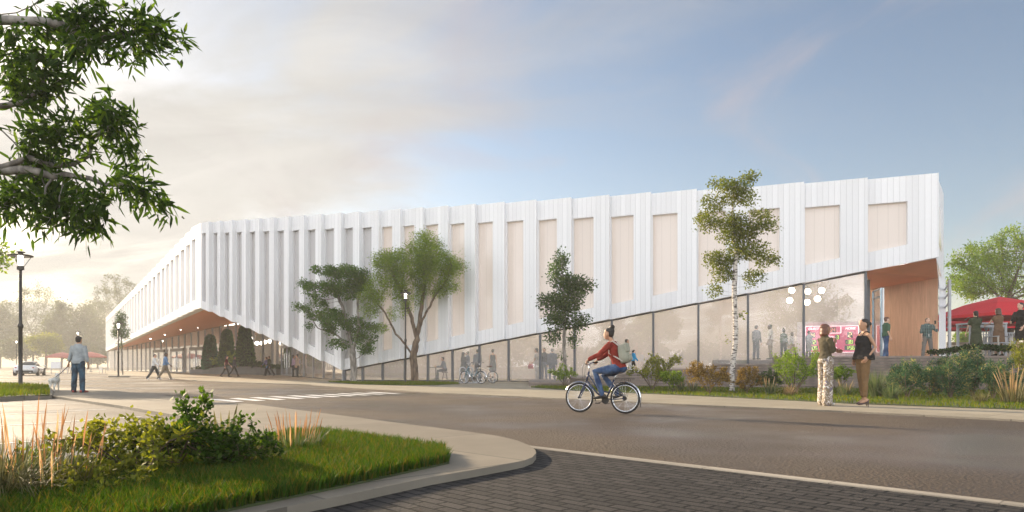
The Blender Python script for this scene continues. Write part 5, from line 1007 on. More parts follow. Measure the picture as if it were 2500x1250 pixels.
rk = thing('bike_rack', 'grey bicycle rack with two round-topped hoops beside the teal bicycle', 'bike rack', gnd(1134,935.5,.03))
for i, x in enumerate((-.22,.12)):
    m = MB(); m.tube([(x,-.18*i,0),(x,-.18*i,.62)]+[(x+.13-.13*math.cos(a),-.18*i+.04*a,.62+.13*math.sin(a)) for a in np.linspace(.3,PI-.3,7)]+[(x+.26,.12-.18*i,.62),(x+.26,.12-.18*i,0)],.024,8); m.build('hoop', M['grey_paint'], rk, True)
m = MB(); m.box((.25,-.05,.02),(1.1,.12,.04)); m.build('base_rail', M['grey_paint'], rk)
# ---- car
def car(label, loc, yaw, sc=1.0):
    o = thing('sports_car', label, 'car', loc, R(-yaw), None, sc)
    prof = [(-2.15,.62,.34,.62,.80),(-2.05,.80,.24,.70,.86),(-1.5,.90,.16,.74,.93),(-.6,.88,.14,.72,.88),(.4,.86,.14,.70,.84),(1.2,.88,.16,.68,.80),(1.9,.84,.2,.60,.70),(2.18,.60,.3,.48,.55)]
    m = MB(); rr = []
    for y,w,z0,z1,z2 in prof:
        rr.append([V(-w*.86,y,z0),V(-w,y,z0+.12),V(-w*1.03,y,(z0+z1)/2+.06),V(-w*.97,y,z1),V(-w*.74,y,z2),V(0,y,z2+.02),V(w*.74,y,z2),V(w*.97,y,z1),V(w*1.03,y,(z0+z1)/2+.06),V(w,y,z0+.12),V(w*.86,y,z0)])
    m.rings(rr); b = m.build('body', M['car_white'], o, True)
    m = MB(); rr = [[V(-w*1.0,y,z0),V(-w*.98,y,z0+(z1-z0)*.5),V(-w*.78,y,z1-.03),V(-w*.3,y,z1),V(w*.3,y,z1),V(w*.78,y,z1-.03),V(w*.98,y,z0+(z1-z0)*.5),V(w,y,z0)] for y,w,z0,z1 in ((-1.65,.62,.86,.90),(-1.1,.66,.84,1.10),(-.5,.68,.82,1.24),(.0,.68,.8,1.26),(.5,.66,.8,1.14),(1.0,.62,.78,.83))]; m.rings(rr); m.build('cabin', M['car_glass'], o, True)
    m = MB(); rr = [[V(-w*.8,y,z-.02),V(-w*.3,y,z+.012),V(w*.3,y,z+.012),V(w*.8,y,z-.02)] for y,w,z in ((-.75,.66,1.20),(-.5,.68,1.245),(0,.68,1.265),(.3,.67,1.20))]; m.rings(rr,False); m.build('roof', M['car_white'], o, True)
    for sx in (-1,1):
        for y in (-1.35,1.35):
            m = MB(); m.tube([(sx*.72,y,.33),(sx*.93,y,.33)],.33,24); w = m.build('wheel', M['rubber'], o, True); m = MB(); m.tube([(sx*.9,y,.33),(sx*.94,y,.33)],.22,16); m.build('rim', M['chrome'], w)
        m = MB(); m.box((sx*.56,-2.10,.70),(.30,.08,.07),0); m.build('taillight', M['tail_red'], o); m = MB(); m.ell((sx*1.0,.55,.88),(.11,.07,.07)); m.build('mirror', M['car_white'], o, True); m = MB(); m.tube([(sx*.42,-2.08,.28),(sx*.42,-2.2,.28)],.05,10); m.build('exhaust', M['chrome'], o)
    m = MB(); m.box((0,-2.10,.36),(1.25,.12,.2)); m.build('diffuser', M['black_plastic'], o); m = MB(); m.box((0,-2.17,.52),(.5,.02,.11)); m.build('number_plate', M['plate'], o)
car('white sports car seen from behind driving off into the hazy park', at(73,916.5,27.1), -24, 1.0)
# ---- far cafe: sunshades, sign board, chairs in the haze
def parasol(label, loc, half, zt, zb, rz=0, group=None, mast=True, mat='red_fabric'):
    o = thing('umbrella', label, 'umbrella', loc, rz, group); m = MB(); n = 4; ap = V(0,0,zt); mid = []; rim = []
    for k in range(8):
        a = 2*PI*k/8+PI/8*0; d = V(math.cos(a),math.sin(a),0)*(1.0 if k%2==0 else 1.30); mid.append(d*half*.5+V(0,0,lerp(zb,zt,.62))); rim.append(d*half+V(0,0,zb))
    P = [ap]+mid+rim+[p-V(0,0,.16) for p in rim]; F = []
    for k in range(8): k2 = (k+1)%8; F += [(0,1+k,1+k2),(1+k,9+k,9+k2,1+k2),(9+k,17+k,17+k2,9+k2)]
    m.add(P,F); c = m.build('canopy', M[mat], o)
    m = MB(); m.tube([(0,0,0),(0,0,zt+.05)],.045,10); m.build('pole', M['grey_paint'], o)
    m = MB(); m.lathe([(.09,zb-.15),(.11,zb-.12),(.11,zb-.02),(.05,zb+.02)]); m.build('hub', M['grey_paint'], o)
    for k in range(8):
        m = MB(); m.bar((0,0,zb-.08), mid[k]*.98-V(0,0,.03), .035,.03); m.bar(ap*.99+V(0,0,-.06), rim[k]*.98-V(0,0,.03), .03,.03); m.build('rib', M['grey_paint'], o)
    m = MB(); m.lathe([(.3,0),(.3,.08),(.08,.1)]); m.build('base', M['grey_paint'], o); return o
for px, s, lb in ((152,17,'haze-paled red sunshade left of the man with the dog in the haze'),(222,17.5,'haze-paled red sunshade right of the man with the dog in the haze')): p = at(px,0,s); parasol(lb.replace('left of','nearer the white car than').replace('right of','nearer the hall than') if False else ('red cafe umbrella with haze-paled canopy nearer the white car' if px==152 else 'red cafe umbrella with haze-paled canopy nearer the hall'),(p[0],p[1],0),1.9,2.85,2.2,.4,'red cafe umbrellas with haze-paled canopies',True,'hazed_red')
sg = thing('sign_board', 'pale blank panel board standing in the haze beside the white car', 'board', at(136,913,22)); m = MB(); m.box((0,0,1.0),(1.1,.06,.75)); m.build('panel', M['white_wall'], sg); 
for sx in (-.5,.5): m = MB(); m.box((sx,0,.32),(.05,.05,.64)); m.build('leg', M['grey_paint'], sg)
def chair(label, loc, rz, group, mat='grey_paint', sc=1.0):
    o = thing('patio_chair', label, 'chair', loc, rz, group, sc)
    m = MB(); m.box((0,0,.45),(.48,.46,.035)); m.build('seat', M[mat], o)
    m = MB()
    for x in np.linspace(-.2,.2,6): m.bar((x,-.23,.47),(x,-.27,.84),.045,.02)
    m.bar((-.24,-.27,.85),(.24,-.27,.85),.05,.03); m.build('backrest', M[mat], o)
    for sx in (-1,1):
        for y in (-.21,.21): m = MB(); m.bar((sx*.24,y,0),(sx*.24,y,.66),.04,.04); m.build('leg', M['pale_frame'] if y > 0 else M[mat], o)
        m = MB(); m.bar((sx*.24,-.27,.67),(sx*.24,.24,.67),.05,.03); m.build('armrest', M[mat], o)
    return o
ch0 = chair('pale cafe chair by the sunshades in the haze', at(160,912,21.5), .4, 'pale chairs in the hazy cafe', 'white_wall')
for px in (172,205,250): put(copy_tree(ch0), at(px,912,21.3), .3*px)
# ---- patio at the deck's end
g = 'white grey armchairs at the bar table'
lbs = ['grey slatted armchair under the woman in olive','grey slatted armchair tucked beside the first one','grey slatted armchair under the woman in brown','grey slatted armchair at the end near the woman in black']
for i, (px, s, rz) in enumerate(((2396,71,PI*.96),(2412,66,PI*.94),(2442,72,PI*1.02),(2474,69,PI*.98))): p = at(px,0,s); chair(lbs[i],(p[0],p[1],TZ),rz,g)
p0, p1 = at(2368,0,70), at(2494,0,72); tb = thing('bar_table','long grey bar table where three women gather','table',(p0[0],p0[1],TZ)); L = p1[0]-p0[0]
m = MB(); m.box((L/2,.38,1.16),(L,.80,.05)); m.build('tabletop', M['grey_paint'], tb); m = MB(); m.box((L/2,0.04,1.06),(L,.05,.07)); m.box((L/2,.72,1.06),(L,.05,.07)); m.build('apron', M['grey_paint'], tb)
for x in (.04,L-.04):
    for y in (.04,.72): m = MB(); m.box((x,y,.57),(.07,.07,1.13)); m.build('leg', M['grey_paint'], tb)
ug = 'red square umbrellas over the patio'
for (px, s, lb) in ((2440,46,'nearest red square umbrella over the bar table'),(2418,39.5,'second red square umbrella behind the nearest'),(2408,35,'farthest red square umbrella at the patio end')):
    p = at(px,0,s); parasol(lb,(p[0],p[1],TZ),2.45,3.35,2.35,.12,ug)
fr_ = thing('pergola_frame','tall grey steel post with rails beside the white end wall','frame',(*at(2318,0,55)[:2],TZ)); m = MB(); m.box((0,0,1.75),(.10,.10,3.5)); m.build('post', M['grey_paint'], fr_)
for z in (2.5,2.95,3.35): m = MB(); m.bar((0,0,z),(3.2,6,z-.1),.05,.06); m.build('rail', M['grey_paint'], fr_)
for z in (1.0,1.35,1.8): m = MB(); m.lathe([(.01,0),(.04,.0),(.04,.05),(.01,.05)],(-.07,0,z)); m.build('bracket', M['grey_paint'], fr_)
wl = thing('timber_wall','low tan plank wall behind the patio','wall',(*at(2312,0,38)[:2],TZ)); m = MB()
for k in range(5): m.box((7,0,.13+k*.24),(14,.12,.22))
m.build('planks', M['tan_plank'], wl)
# ---- bags and the dog
# ================= people placed =================
def world(root, p, k):   # body-local joint -> world
    a = root.rotation_euler.z; c, s_ = math.cos(a), math.sin(a); q = np.array(p)*k; return np.array(root.location)+V(q[0]*c-q[1]*s_, q[0]*s_+q[1]*c, q[2])
T = lambda mat, **k: dict(mat=M[mat], **k)
SK = lambda n: M['skin_'+n]
stand = dict(); 
def walk(ph=1, arm=25): return dict(legL=(24*ph,6 if ph>0 else 12,2), legR=(-20*ph,14 if ph>0 else 4,2), armL=(-arm*ph,8,-arm*ph+22,4), armR=(arm*ph,8,arm*ph+25,4), footL=-6 if ph>0 else 22, footR=22 if ph>0 else -6, lean=4)
# cyclist (smaller scale than the strollers, as in the photograph)
kc = 1.5/1.75; q = lambda x,y,z: V(x,y,z)/kc
J = dict(hc=q(0,-.245,.80), su=unit(V(0,.27,.96)), shL=q(-.135,-.125,1.215), shR=q(.135,-.125,1.215), elL=q(-.20,.06,1.03), elR=q(.20,.07,1.03), wrL=q(-.235,.215,.955), wrR=q(.235,.215,.955), handL=V(-.1,.85,-.45), handR=V(.1,.85,-.45), palmL=V(.0,-.3,-1), palmR=V(0,-.3,-1),
         hipL=q(-.085,-.22,.785), hipR=q(.085,-.22,.785), knL=q(-.11,.165,.735), knR=q(.11,.075,.66), anL=q(-.10,.035,.335), anR=q(.10,-.175,.345), toeL=V(-.05,1,-.12), toeR=V(.05,1,-.35), hd=q(0,-.05,1.405))
rd, rj, rk_ = person('woman with a top bun in red jacket and jeans riding the navy bicycle', bk_loc, -64, 1.5, dict(sex='f', skin=SK('tan'), hair='bun', hairmat=M['hair_dark'], top=T('red_jacket', name='jacket', infl=.018, loose=.012, h0=-.02, collar=True), bottom=T('denim_blue', rad=(.102,.088,.066,.058,.046)), shoe=M['shoe_dark']), dict(curlL=55, curlR=55, head=(-4,-2)), vox=.0095, J=J)
bp = thing('backpack', 'khaki canvas backpack on the back of the woman in red', 'backpack', bk_loc, R(64)); k = kc
c = J['hc']*k+J['su']*.30*k+V(0,-.155,0); up = J['su']; bk = np.cross(up, V(1,0,0)); Mb = np.stack([V(1,0,0), bk, up], 1)
m = MB(); rr = []
for z, w, d in ((-.165,.09,.05),(-.155,.125,.075),(-.05,.13,.085),(.06,.12,.075),(.14,.10,.055),(.165,.07,.03)): rr.append([c+Mb@V(w*np.sign(math.cos(a))*abs(math.cos(a))**.5, d*np.sign(math.sin(a))*abs(math.sin(a))**.5, z) for a in np.linspace(0,2*PI,20,False)])
m.rings(rr); m.build('bag_body', M['bag_canvas'], bp, True)
m = MB(); m.rings([[c+Mb@V(x,-d,z) for x,d in ((-w,.05),(-w,.10),(w,.10),(w,.05))] for z,w in ((.02,.105),(.10,.11),(.15,.10),(.172,.07))]); m.build('flap', M['bag_canvas'], bp)
m = MB(); m.box(c+Mb@V(0,-.095,-.09),(.16,.03,.10),M=Mb); m.build('front_pocket', M['bag_canvas'], bp, bevel=.008)
for sx in (-1,1):
    m = MB(); pts = [c+Mb@V(sx*.06,.03,.15), J['shL' if sx<0 else 'shR']*k+V(-sx*.035,-.03,.055), J['shL' if sx<0 else 'shR']*k+V(-sx*.03,.045,.02), J['hc']*k+J['su']*.31*k+V(sx*.115,.075,0), c+Mb@V(sx*.115,.02,-.13)]; m.tube(pts, .013, 6); m.build('strap', M['pale_frame'], bp)
# two women talking on the kerb
person('woman with auburn bob in olive top and floral trousers, hand at her mouth', gnd(2016,990,.03), 78, 1.64, dict(sex='f', skin=SK('brown'), hair='bob', hairmat=M['hair_auburn'], top=T('olive_top', sleeve=1.3, loose=.016, infl=.014, h0=.03), bottom=T('floral', rad=(.108,.10,.096,.10,.112), h1=.17, extra=.06), shoe=M['shoe_white'], lip=M['lip_dark'], heel=.05), dict(lean=-2, armR=(14,6,152,-22), armL=(20,4,92,-52), legL=(2,2,3), legR=(-2,3,3), head=(4,0), curlR=35), vox=.009)
person('woman with low bun in black strapless top, brown trousers and heels', gnd(2107,993,.03), -97, 1.68, dict(sex='f', skin=SK('tan'), hair='lowbun', hairmat=M['hair_dark'], top=T('black_cloth', name='peplum_top', h0=-.05, h1=.435, sleeve=0, infl=.016, flare=.07, strap=True), bottom=T('brown_trouser', rad=(.098,.085,.066,.056,.043), len=1.86, h1=.12), shoe=M['shoe_heel'], heel=.085), dict(lean=-3, armL=(-22,14,38,-4), armR=(-14,8,30,2), legL=(3,3,1), legR=(-3,4,1), head=(0,2), toe=2), vox=.009)
# man with the dog
mn, mj, mk = person('man in grey long-sleeved top and jeans seen from behind with a dog', gnd(191,958,.06), 3, 1.68, dict(skin=SK('tan'), hair='short', hairmat=M['hair_dark'], top=T('grey_knit', name='sweater', sleeve=1.55, infl=.02, loose=.010, h0=-.06, collar=True, collarmat=M['hair_dark']), bottom=T('denim', rad=(.108,.096,.078,.074,.068)), shoe=M['shoe_red']), dict(armL=(4,17,6,20), armR=(3,11,14,4), legL=(0,2,4), legR=(0,2,5), toe=18, curlL=60), vox=.012)
hand = world(mn, mj['wrL']+unit(mj['wrL']-mj['elL'])*.09, mk)
dl = gnd(133,955,.06); dog = thing('dog', 'white short-haired dog in a pale harness walking beside the man', 'dog', dl, R(16), None, .80)
m = MB(); sp = [V(0,-.26,.42),V(0,-.12,.425),V(0,.05,.415),V(0,.18,.42),V(0,.26,.44)]; m.capsule(sp, [.085,.10,.112,.125,.10], 14)
m.capsule([V(0,.24,.46),V(-.01,.33,.55),V(-.02,.37,.60)], [.085,.07,.065], 12); m.ell(V(-.02,.40,.63),(.068,.085,.068)); m.capsule([V(-.03,.44,.62),V(-.05,.53,.60)], [.042,.030], 10)
for sx in (-1,1):
    m.capsule([V(sx*.07,.19,.40),V(sx*.075,.17,.26),V(sx*.075,.185,.12),V(sx*.075,.19,.03)], [.055,.036,.026,.026], 10); m.capsule([V(sx*.075,.195,.022),V(sx*.075,.23,.018)], [.026,.02], 8)
    m.capsule([V(sx*.065,-.22,.42),V(sx*.075,-.17,.27),V(sx*.075,-.27,.16),V(sx*.075,-.25,.03)], [.085,.055,.028,.025], 10); m.capsule([V(sx*.075,-.245,.022),V(sx*.075,-.205,.018)], [.026,.02], 8)
    m.capsule([V(-.02+sx*.055,.385,.67),V(-.02+sx*.075,.385,.61)], [.025,.018], 8)
m.capsule([V(0,-.33,.45),V(0,-.38,.36),V(.01,-.39,.24)], [.028,.022,.012], 8)
remesh(m, .014, 4).build('body', M['dog_fur'], dog, True)
m = MB(); m.torus((0,.20,.425),.125,.012,(0,1,.1),20,6); m.torus((0,.08,.42),.122,.012,(0,1,0),20,6); m.bar((0,.08,.545),(0,.22,.55),.03,.02); m.build('harness', M['harness'], dog, True)
dp = np.array(Matrix.Translation(dog.location) @ Matrix.Rotation(R(16),4,'Z') @ Vector((0,.14*.8,.55*.8)))
lz = thing('leash', 'taut dark brown leash from the man to the dog', 'leash', dp); m = MB(); m.tube([V(0,0,0), (hand-dp)*.5-V(0,0,.02), hand-dp], .011, 6); m.torus(hand-dp, .03, .008, (1,0,0), 14, 5); m.build('strap', M['leash'], lz)
# strollers on the plaza
def PP(label, px, py, H, yaw, look, pose=None, vox=.02, z=.03, group=None): return person(label, gnd(px,py,z), yaw, H, look, pose, group, vox)
PP('bearded man in white and navy hoodie striding with striped dark trousers',376,926.5,1.6,82,dict(skin=SK('light'),hair='short',top=T('white_cloth',name='hoodie',infl=.03,loose=.02,h0=.0),bottom=T('charcoal',rad=(.105,.09,.078,.072,.065)),shoe=M['shoe_white']),walk(1,28))
a2, j2, k2 = PP('man in blue denim shirt and khaki trousers striding with a brown bag',403,926.8,1.68,74,dict(skin=SK('dark'),hair='buzz',hairmat=M['hair_black'],top=T('blue_shirt',infl=.02,loose=.012,sleeve=1.6),bottom=T('khaki',rad=(.10,.088,.074,.068,.062)),shoe=M['shoe_white']),walk(1,22))
PP('woman with ponytail in maroon top and black leggings walking',552,921,1.62,80,dict(sex='f',skin=SK('light'),hair='pony',top=T('maroon',sleeve=.6,infl=.012),bottom=T('black_cloth',rad=(.095,.08,.062,.056,.046)),shoe=M['shoe_dark']),walk(-1,20))
PP('woman in black jacket walking at the side of the maroon top',571,919.5,1.62,84,dict(sex='f',skin=SK('brown'),hair='bun',top=T('charcoal',name='jacket',infl=.025,loose=.015),bottom=T('black_cloth',rad=(.095,.08,.062,.056,.046)),shoe=M['shoe_dark']),walk(1,18))
PP('person in purple sleeves half hidden behind the dark jacket',651,916.8,1.66,-78,dict(sex='f',skin=SK('tan'),hair='pony',hairmat=M['hair_brown'],top=T('purple_cloth'),bottom=T('black_cloth'),shoe=M['shoe_dark']),walk(-1,25))
a3, j3, k3 = PP('man in dark jacket and black trousers walking with a blue bag',658,917.5,1.72,-84,dict(skin=SK('tan'),hair='short',hairmat=M['hair_auburn'],top=T('dark_olive',name='jacket',infl=.025,loose=.015),bottom=T('black_cloth'),shoe=M['shoe_dark']),walk(1,25))
a4, j4, k4 = PP('woman in lilac shirt and black trousers standing with a handbag',716,920,1.62,70,dict(sex='f',skin=SK('tan'),hair='bun',top=T('lilac',sleeve=1.5,infl=.02),bottom=T('black_cloth'),shoe=M['shoe_dark']),dict(armL=(10,6,60,-20)))
PP('woman with top knot in beige coat and dark boots standing',726,920.5,1.68,-120,dict(sex='f',skin=SK('light'),hair='bun',top=T('beige_coat',name='coat',infl=.03,loose=.02,h0=-.2),bottom=T('charcoal',rad=(.095,.08,.065,.06,.05)),shoe=M['shoe_dark']))
def bag(name, label, p, mat, sz, strap=True):
    o = thing(name, label, 'bag', p); m = MB(); w, d, h = sz; m.rings([[V(w/2*a*np.sign(math.cos(t))*abs(math.cos(t))**.6, d/2*a*math.sin(t), z) for t in np.linspace(0,2*PI,16,False)] for z,a in ((-h,.75),(-h*.95,.95),(-h*.4,1),(-.02,.8),(0,.5))]); m.build('bag_body', M[mat], o, True)
    if strap: m = MB(); m.tube([V(-w*.3,0,-.03)]+[V(-w*.3*math.cos(t),0,.09*math.sin(t)) for t in np.linspace(.2,PI-.2,7)]+[V(w*.3,0,-.03)], .010, 5); m.build('handle', M[mat], o)
    return o
bag('shoulder_bag','brown leather bag carried by the man in blue denim shirt',world(a2,j2['wrL']+V(-.06,.02,.10),k2),'brown_leather',(.30,.14,.34)); bag('sports_bag','blue bag trailing behind the man in dark jacket',world(a3,j3['wrR']+V(.12,-.08,.02),k3),'blue_bag',(.42,.22,.30)); bag('handbag','small dark handbag of the woman in lilac shirt',world(a4,j4['wrR']+V(.07,.02,-.02),k4),'dark_bag',(.24,.12,.24))
# father and child on the deck steps
def PS_(label, px, s, z, H, yaw, look, pose=None, vox=.016, group=None): p = at(px,0,s); return person(label,(p[0],p[1],z),yaw,H,look,pose,group,vox)
PS_('man in rust sleeveless shirt and pale trousers walking behind the cyclist',1528,53,.56,1.58,82,dict(skin=SK('tan'),hair='buzz',hairmat=M['hair_dark'],top=T('rust',sleeve=.3),bottom=T('stone_shirt',rad=(.11,.1,.09,.085,.08)),shoe=M['shoe_white']),walk(-1,24))
PS_('small child in bright blue shirt walking on the deck',1546,53,.56,1.08,84,dict(skin=SK('light'),hair='pony',hairmat=M['hair_black'],top=T('sky_shirt',infl=.03,loose=.02,h0=-.08),bottom=T('black_cloth',len=.9),shoe=M['shoe_white']),walk(1,14))
# on the raised deck
PS_('man in forest green shirt and jeans stepping out beside the glass door',2163,57,TZ,1.80,95,dict(skin=SK('light'),hair='short',hairmat=M['hair_auburn'],top=T('forest',sleeve=.75,infl=.02,loose=.016),bottom=T('denim_blue'),shoe=M['shoe_white']),dict(armR=(-4,8,18,2),armL=(6,8,20,4),legL=(8,4,2),legR=(-6,6,2)),.015)
pmn, pj, pk_ = PS_('man in dark plaid shirt and grey trousers holding a phone to his ear',2264,58,TZ,1.72,184,dict(skin=SK('light'),hair='short',hairmat=M['hair_black'],top=T('plaid',sleeve=1.0,infl=.028,loose=.02,h0=-.09,name='shirt'),bottom=T('grey_trouser',rad=(.10,.088,.074,.068,.06)),shoe=M['shoe_dark']),dict(armL=(38,22,160,-18),armR=(2,14,14,6),legL=(2,3,7),legR=(0,3,8),head=(-6,-14),curlL=50),.014)
ph = thing('phone','small dark phone held to the ear of the man in plaid','phone',world(pmn,pj['wrL']+unit(pj['wrL']-pj['elL'])*.10+V(.02,.03,0),pk_),R(30)); m = MB(); m.box((0,0,.02),(.012,.075,.15)); m.build('case', M['black_plastic'], ph, bevel=.004); m = MB(); m.box((.0075,0,.02),(.002,.066,.138)); m.build('screen', M['car_glass'], ph)
m = MB(); m.rings([ellring((pj['hc']+pj['su']*h+V(0,.005,0))*pk_, V(1,0,0), V(0,1,0), .052*pk_, (d+.012)*pk_, 14) for h,d in ((-.02,.122),(.13,.112),(.25,.114),(.38,.12),(.47,.09))]); m.build('undershirt', M['white_cloth'], pmn, True)
# three women at the bar table
PS_('woman with dark ponytail in olive dress seen from behind at the bar table',2383,71.5,TZ,1.58,4,dict(sex='f',skin=SK('light'),hair='pony',top=T('dark_olive',sleeve=.55,infl=.03,loose=.02,h0=-.1),bottom=T('dark_olive',h1=.12,skirt=.45,flare=.05,name='skirt'),shoe=M['shoe_dark']),dict(armR=(38,14,90,-10),armL=(16,18,20,6)),.014)
PS_('woman with brown bob in sleeveless brown dress seen from behind',2438,72,TZ,1.66,-6,dict(sex='f',skin=SK('light'),hair='bob',hairmat=M['hair_brown'],top=T('brown_dress',sleeve=.25,infl=.02,h0=-.1),bottom=T('brown_dress',h1=.14,skirt=.5,flare=.03,name='skirt'),shoe=M['shoe_dark']),dict(armL=(34,14,80,-14),armR=(10,8,30,0)),.014)
PS_('woman with short black hair in black dress standing at the table end',2493,75,TZ,1.76,-112,dict(sex='f',skin=SK('light'),hair='short',hairmat=M['hair_black'],top=T('black_cloth',sleeve=1.5,infl=.022,loose=.02,h0=-.08),bottom=T('black_cloth',h1=.12,skirt=.5,name='skirt'),shoe=M['shoe_dark']),dict(armR=(20,8,80,-20),armL=(8,8,40,0),head=(6,2)),.013)
# visitors seen through the front glass
vis = [('woman with long hair in grey dress standing inside the glass',1131,43,1.62,40,dict(sex='f',skin=SK('tan'),hair='long',top=T('charcoal'),bottom=T('charcoal',skirt=.5,name='skirt'))),
 ('woman with top bun in dark coat inside the glass beside the long-haired one',1142,42.5,1.66,-60,dict(sex='f',skin=SK('tan'),hair='bun',top=T('slate',name='coat',h0=-.25,infl=.03),bottom=T('charcoal'))),
 ('man in slate shirt inside the glass behind the parked bicycles',1166,43.5,1.78,-30,dict(skin=SK('tan'),hair='short',top=T('slate'),bottom=T('charcoal'))),
 ('woman in dark sleeveless dress inside the glass above the cream bicycle',1203,44.5,1.75,10,dict(sex='f',skin=SK('light'),hair='short',hairmat=M['hair_dark'],top=T('dark_grey_dress',sleeve=0,h1=.46,strap=True),bottom=T('dark_grey_dress',skirt=.5,name='skirt'))),
 ('man in stone shirt and pale trousers inside with a red bag',1311,46.3,1.76,-70,dict(skin=SK('tan'),hair='short',top=T('stone_shirt',sleeve=.6),bottom=T('stone_shirt'))),
 ('man in dark sweater inside the glass beside the mullion',1329,45.6,1.80,-150,dict(skin=SK('tan'),hair='short',top=T('charcoal'),bottom=T('slate'))),
 ('broad man in slate jacket seen from behind inside the glass',1348,46.4,1.76,8,dict(skin=SK('tan'),hair='short',top=T('slate',name='jacket',infl=.03),bottom=T('slate'))),
 ]
for lb, px, s, H, yw, lk in vis: rv = PS_(lb,px,s,.05,H,yw,lk,dict(armL=(8,10,40,-8)) if px in (1131,1142,1311) else None,.02); vis_last = rv; globals().__setitem__('v%d' % px, rv)
bag('handbag','bright red handbag carried by the man inside the glass',world(v1311[0],v1311[1]['wrL']+V(-.08,.03,-.02),v1311[2]),'red_bag',(.30,.14,.26))
vis2 = [('tall person in slate blue clothes inside the upper glass near the birch',1846,47.5,1.80,60,dict(skin=SK('tan'),hair='short',top=T('slate'),bottom=T('slate'))),
 ('man in white shirt standing inside the upper glass',1881,49.3,1.76,-80,dict(skin=SK('dark'),hair='short',top=T('white_cloth',sleeve=.7),bottom=T('khaki'))),
 ('woman with top bun in dark green inside the upper glass',1913,49.8,1.52,50,dict(sex='f',skin=SK('dark'),hair='bun',top=T('forest'),bottom=T('charcoal'))),
 ('child in pale shirt inside the upper glass among the adults',1934,50,1.34,-20,dict(sex='f',skin=SK('tan'),hair='bob',hairmat=M['hair_brown'],top=T('stone_shirt'),bottom=T('tan_cloth'))),
 ('short person in slate shirt inside in front of the scoreboard',1974,50.5,1.40,70,dict(skin=SK('tan'),hair='short',top=T('slate'),bottom=T('charcoal')))]
for lb, px, s, H, yw, lk in vis2: PS_(lb,px,s,TZ,H,yw,lk,None,.02)
# seated visitor and his table inside
p = at(1086,0,41.5); sj = {}; hip = V(0,0,.50)
st_ = thing('stool','dark stool under the seated visitor inside the glass','stool',(p[0],p[1],.02)); m = MB(); m.lathe([(.01,.42),(.18,.42),(.18,.46),(.01,.46)]); m.build('seat', M['black_plastic'], st_)
for k_ in range(4): m = MB(); a = PI/4+k_*PI/2; m.tube([(.1*math.cos(a),.1*math.sin(a),.42),(.2*math.cos(a),.2*math.sin(a),0)],.014,6); m.build('leg', M['dark_metal'], st_)
person('seated visitor in dark grey inside the glass at a small table',(p[0],p[1],.05),-95,1.72,dict(skin=SK('tan'),hair='short',top=T('slate'),bottom=T('charcoal')),dict(legL=(84,82,6),legR=(80,80,6),armL=(30,8,90,-5),armR=(26,8,85,-5),lean=12),vox=.02)
p = at(1064,0,41.5); ct = thing('cafe_table','round cafe table inside the glass before the seated visitor','table',(p[0],p[1],.02)); m = MB(); m.lathe([(.01,.72),(.4,.72),(.4,.75),(.01,.75)],n=24); m.build('tabletop', M['charcoal'], ct); m = MB(); m.lathe([(.25,0),(.25,.02),(.03,.05),(.03,.72)],n=14); m.build('leg', M['dark_metal'], ct)
SUN_E, SKY_S, HAZE, EXPO = 5.0, .10, .0013, 1.12
CLOUD_BASE, CLOUD_SUN, BACK_FILL = 2.6, .8, 31.0  # last value: unseen bright sky added behind the camera to light the facade
# ================= camera, light, air =================
cam = bpy.data.cameras.new('camera'); co = bpy.data.objects.new('camera', cam); COL.objects.link(co); SC.camera = co
cam.sensor_width = 36; cam.lens = 36*FP/2500; cam.shift_y = (HY-625)/2500; cam.clip_end = 3000; cam.clip_start = .05; co.location = (0,0,EYE); co.rotation_euler = (R(90),0,0)
SAZ, SEL = R(-48), R(17); sv = Vector((math.sin(SAZ)*math.cos(SEL), math.cos(SAZ)*math.cos(SEL), math.sin(SEL)))
sl = bpy.data.lights.new('sun','SUN'); sl.energy = SUN_E; sl.angle = R(.6); sl.color = (1.0,.80,.56); so = bpy.data.objects.new('sun', sl); COL.objects.link(so); so.rotation_euler = sv.to_track_quat('Z','Y').to_euler(); so.location = (-60,60,40)
W = bpy.data.worlds.new('World'); SC.world = W; W.use_nodes = True; t = W.node_tree; L = t.links.new; bg = t.nodes['Background']
sky = N(t,'ShaderNodeTexSky'); sky.sky_type = 'NISHITA'; sky.sun_disc = False; sky.sun_elevation = SEL; sky.sun_rotation = SAZ; sky.air_density = 1.0; sky.dust_density = 1.2; sky.ozone_density = 1.6
tc = N(t,'ShaderNodeTexCoord'); sp = N(t,'ShaderNodeSeparateXYZ'); L(tc.outputs['Generated'], sp.inputs[0])
def mth(op, a, b=None, c=None, cl=False):
    n = N(t,'ShaderNodeMath', operation=op, use_clamp=cl)
    for i, x in enumerate((a,b,c)):
        if x is None: continue
        if hasattr(x,'is_output'): L(x, n.inputs[i])
        else: n.inputs[i].default_value = x
    return n.outputs[0]
zz = mth('ADD', mth('MAXIMUM', sp.outputs['Z'], 0.0), .16); cx = mth('DIVIDE', sp.outputs['X'], zz); cy = mth('DIVIDE', sp.outputs['Y'], zz)
cb = N(t,'ShaderNodeCombineXYZ'); L(cx, cb.inputs[0]); L(cy, cb.inputs[1]); cb.inputs[2].default_value = 3.7
mp = N(t,'ShaderNodeMapping'); mp.inputs['Scale'].default_value = (.55,.9,1); mp.inputs['Rotation'].default_value = (0,0,R(35)); L(cb.outputs[0], mp.inputs['Vector'])
n1 = N(t,'ShaderNodeTexNoise', i_Scale=1.3, i_Detail=9.0, i_Roughness=.58, i_Distortion=.7); L(mp.outputs[0], n1.inputs['Vector'])
dt = mth('ADD', mth('MULTIPLY', sp.outputs['X'], sv.x), mth('ADD', mth('MULTIPLY', sp.outputs['Y'], sv.y), mth('MULTIPLY', sp.outputs['Z'], sv.z)))   # towards the sun
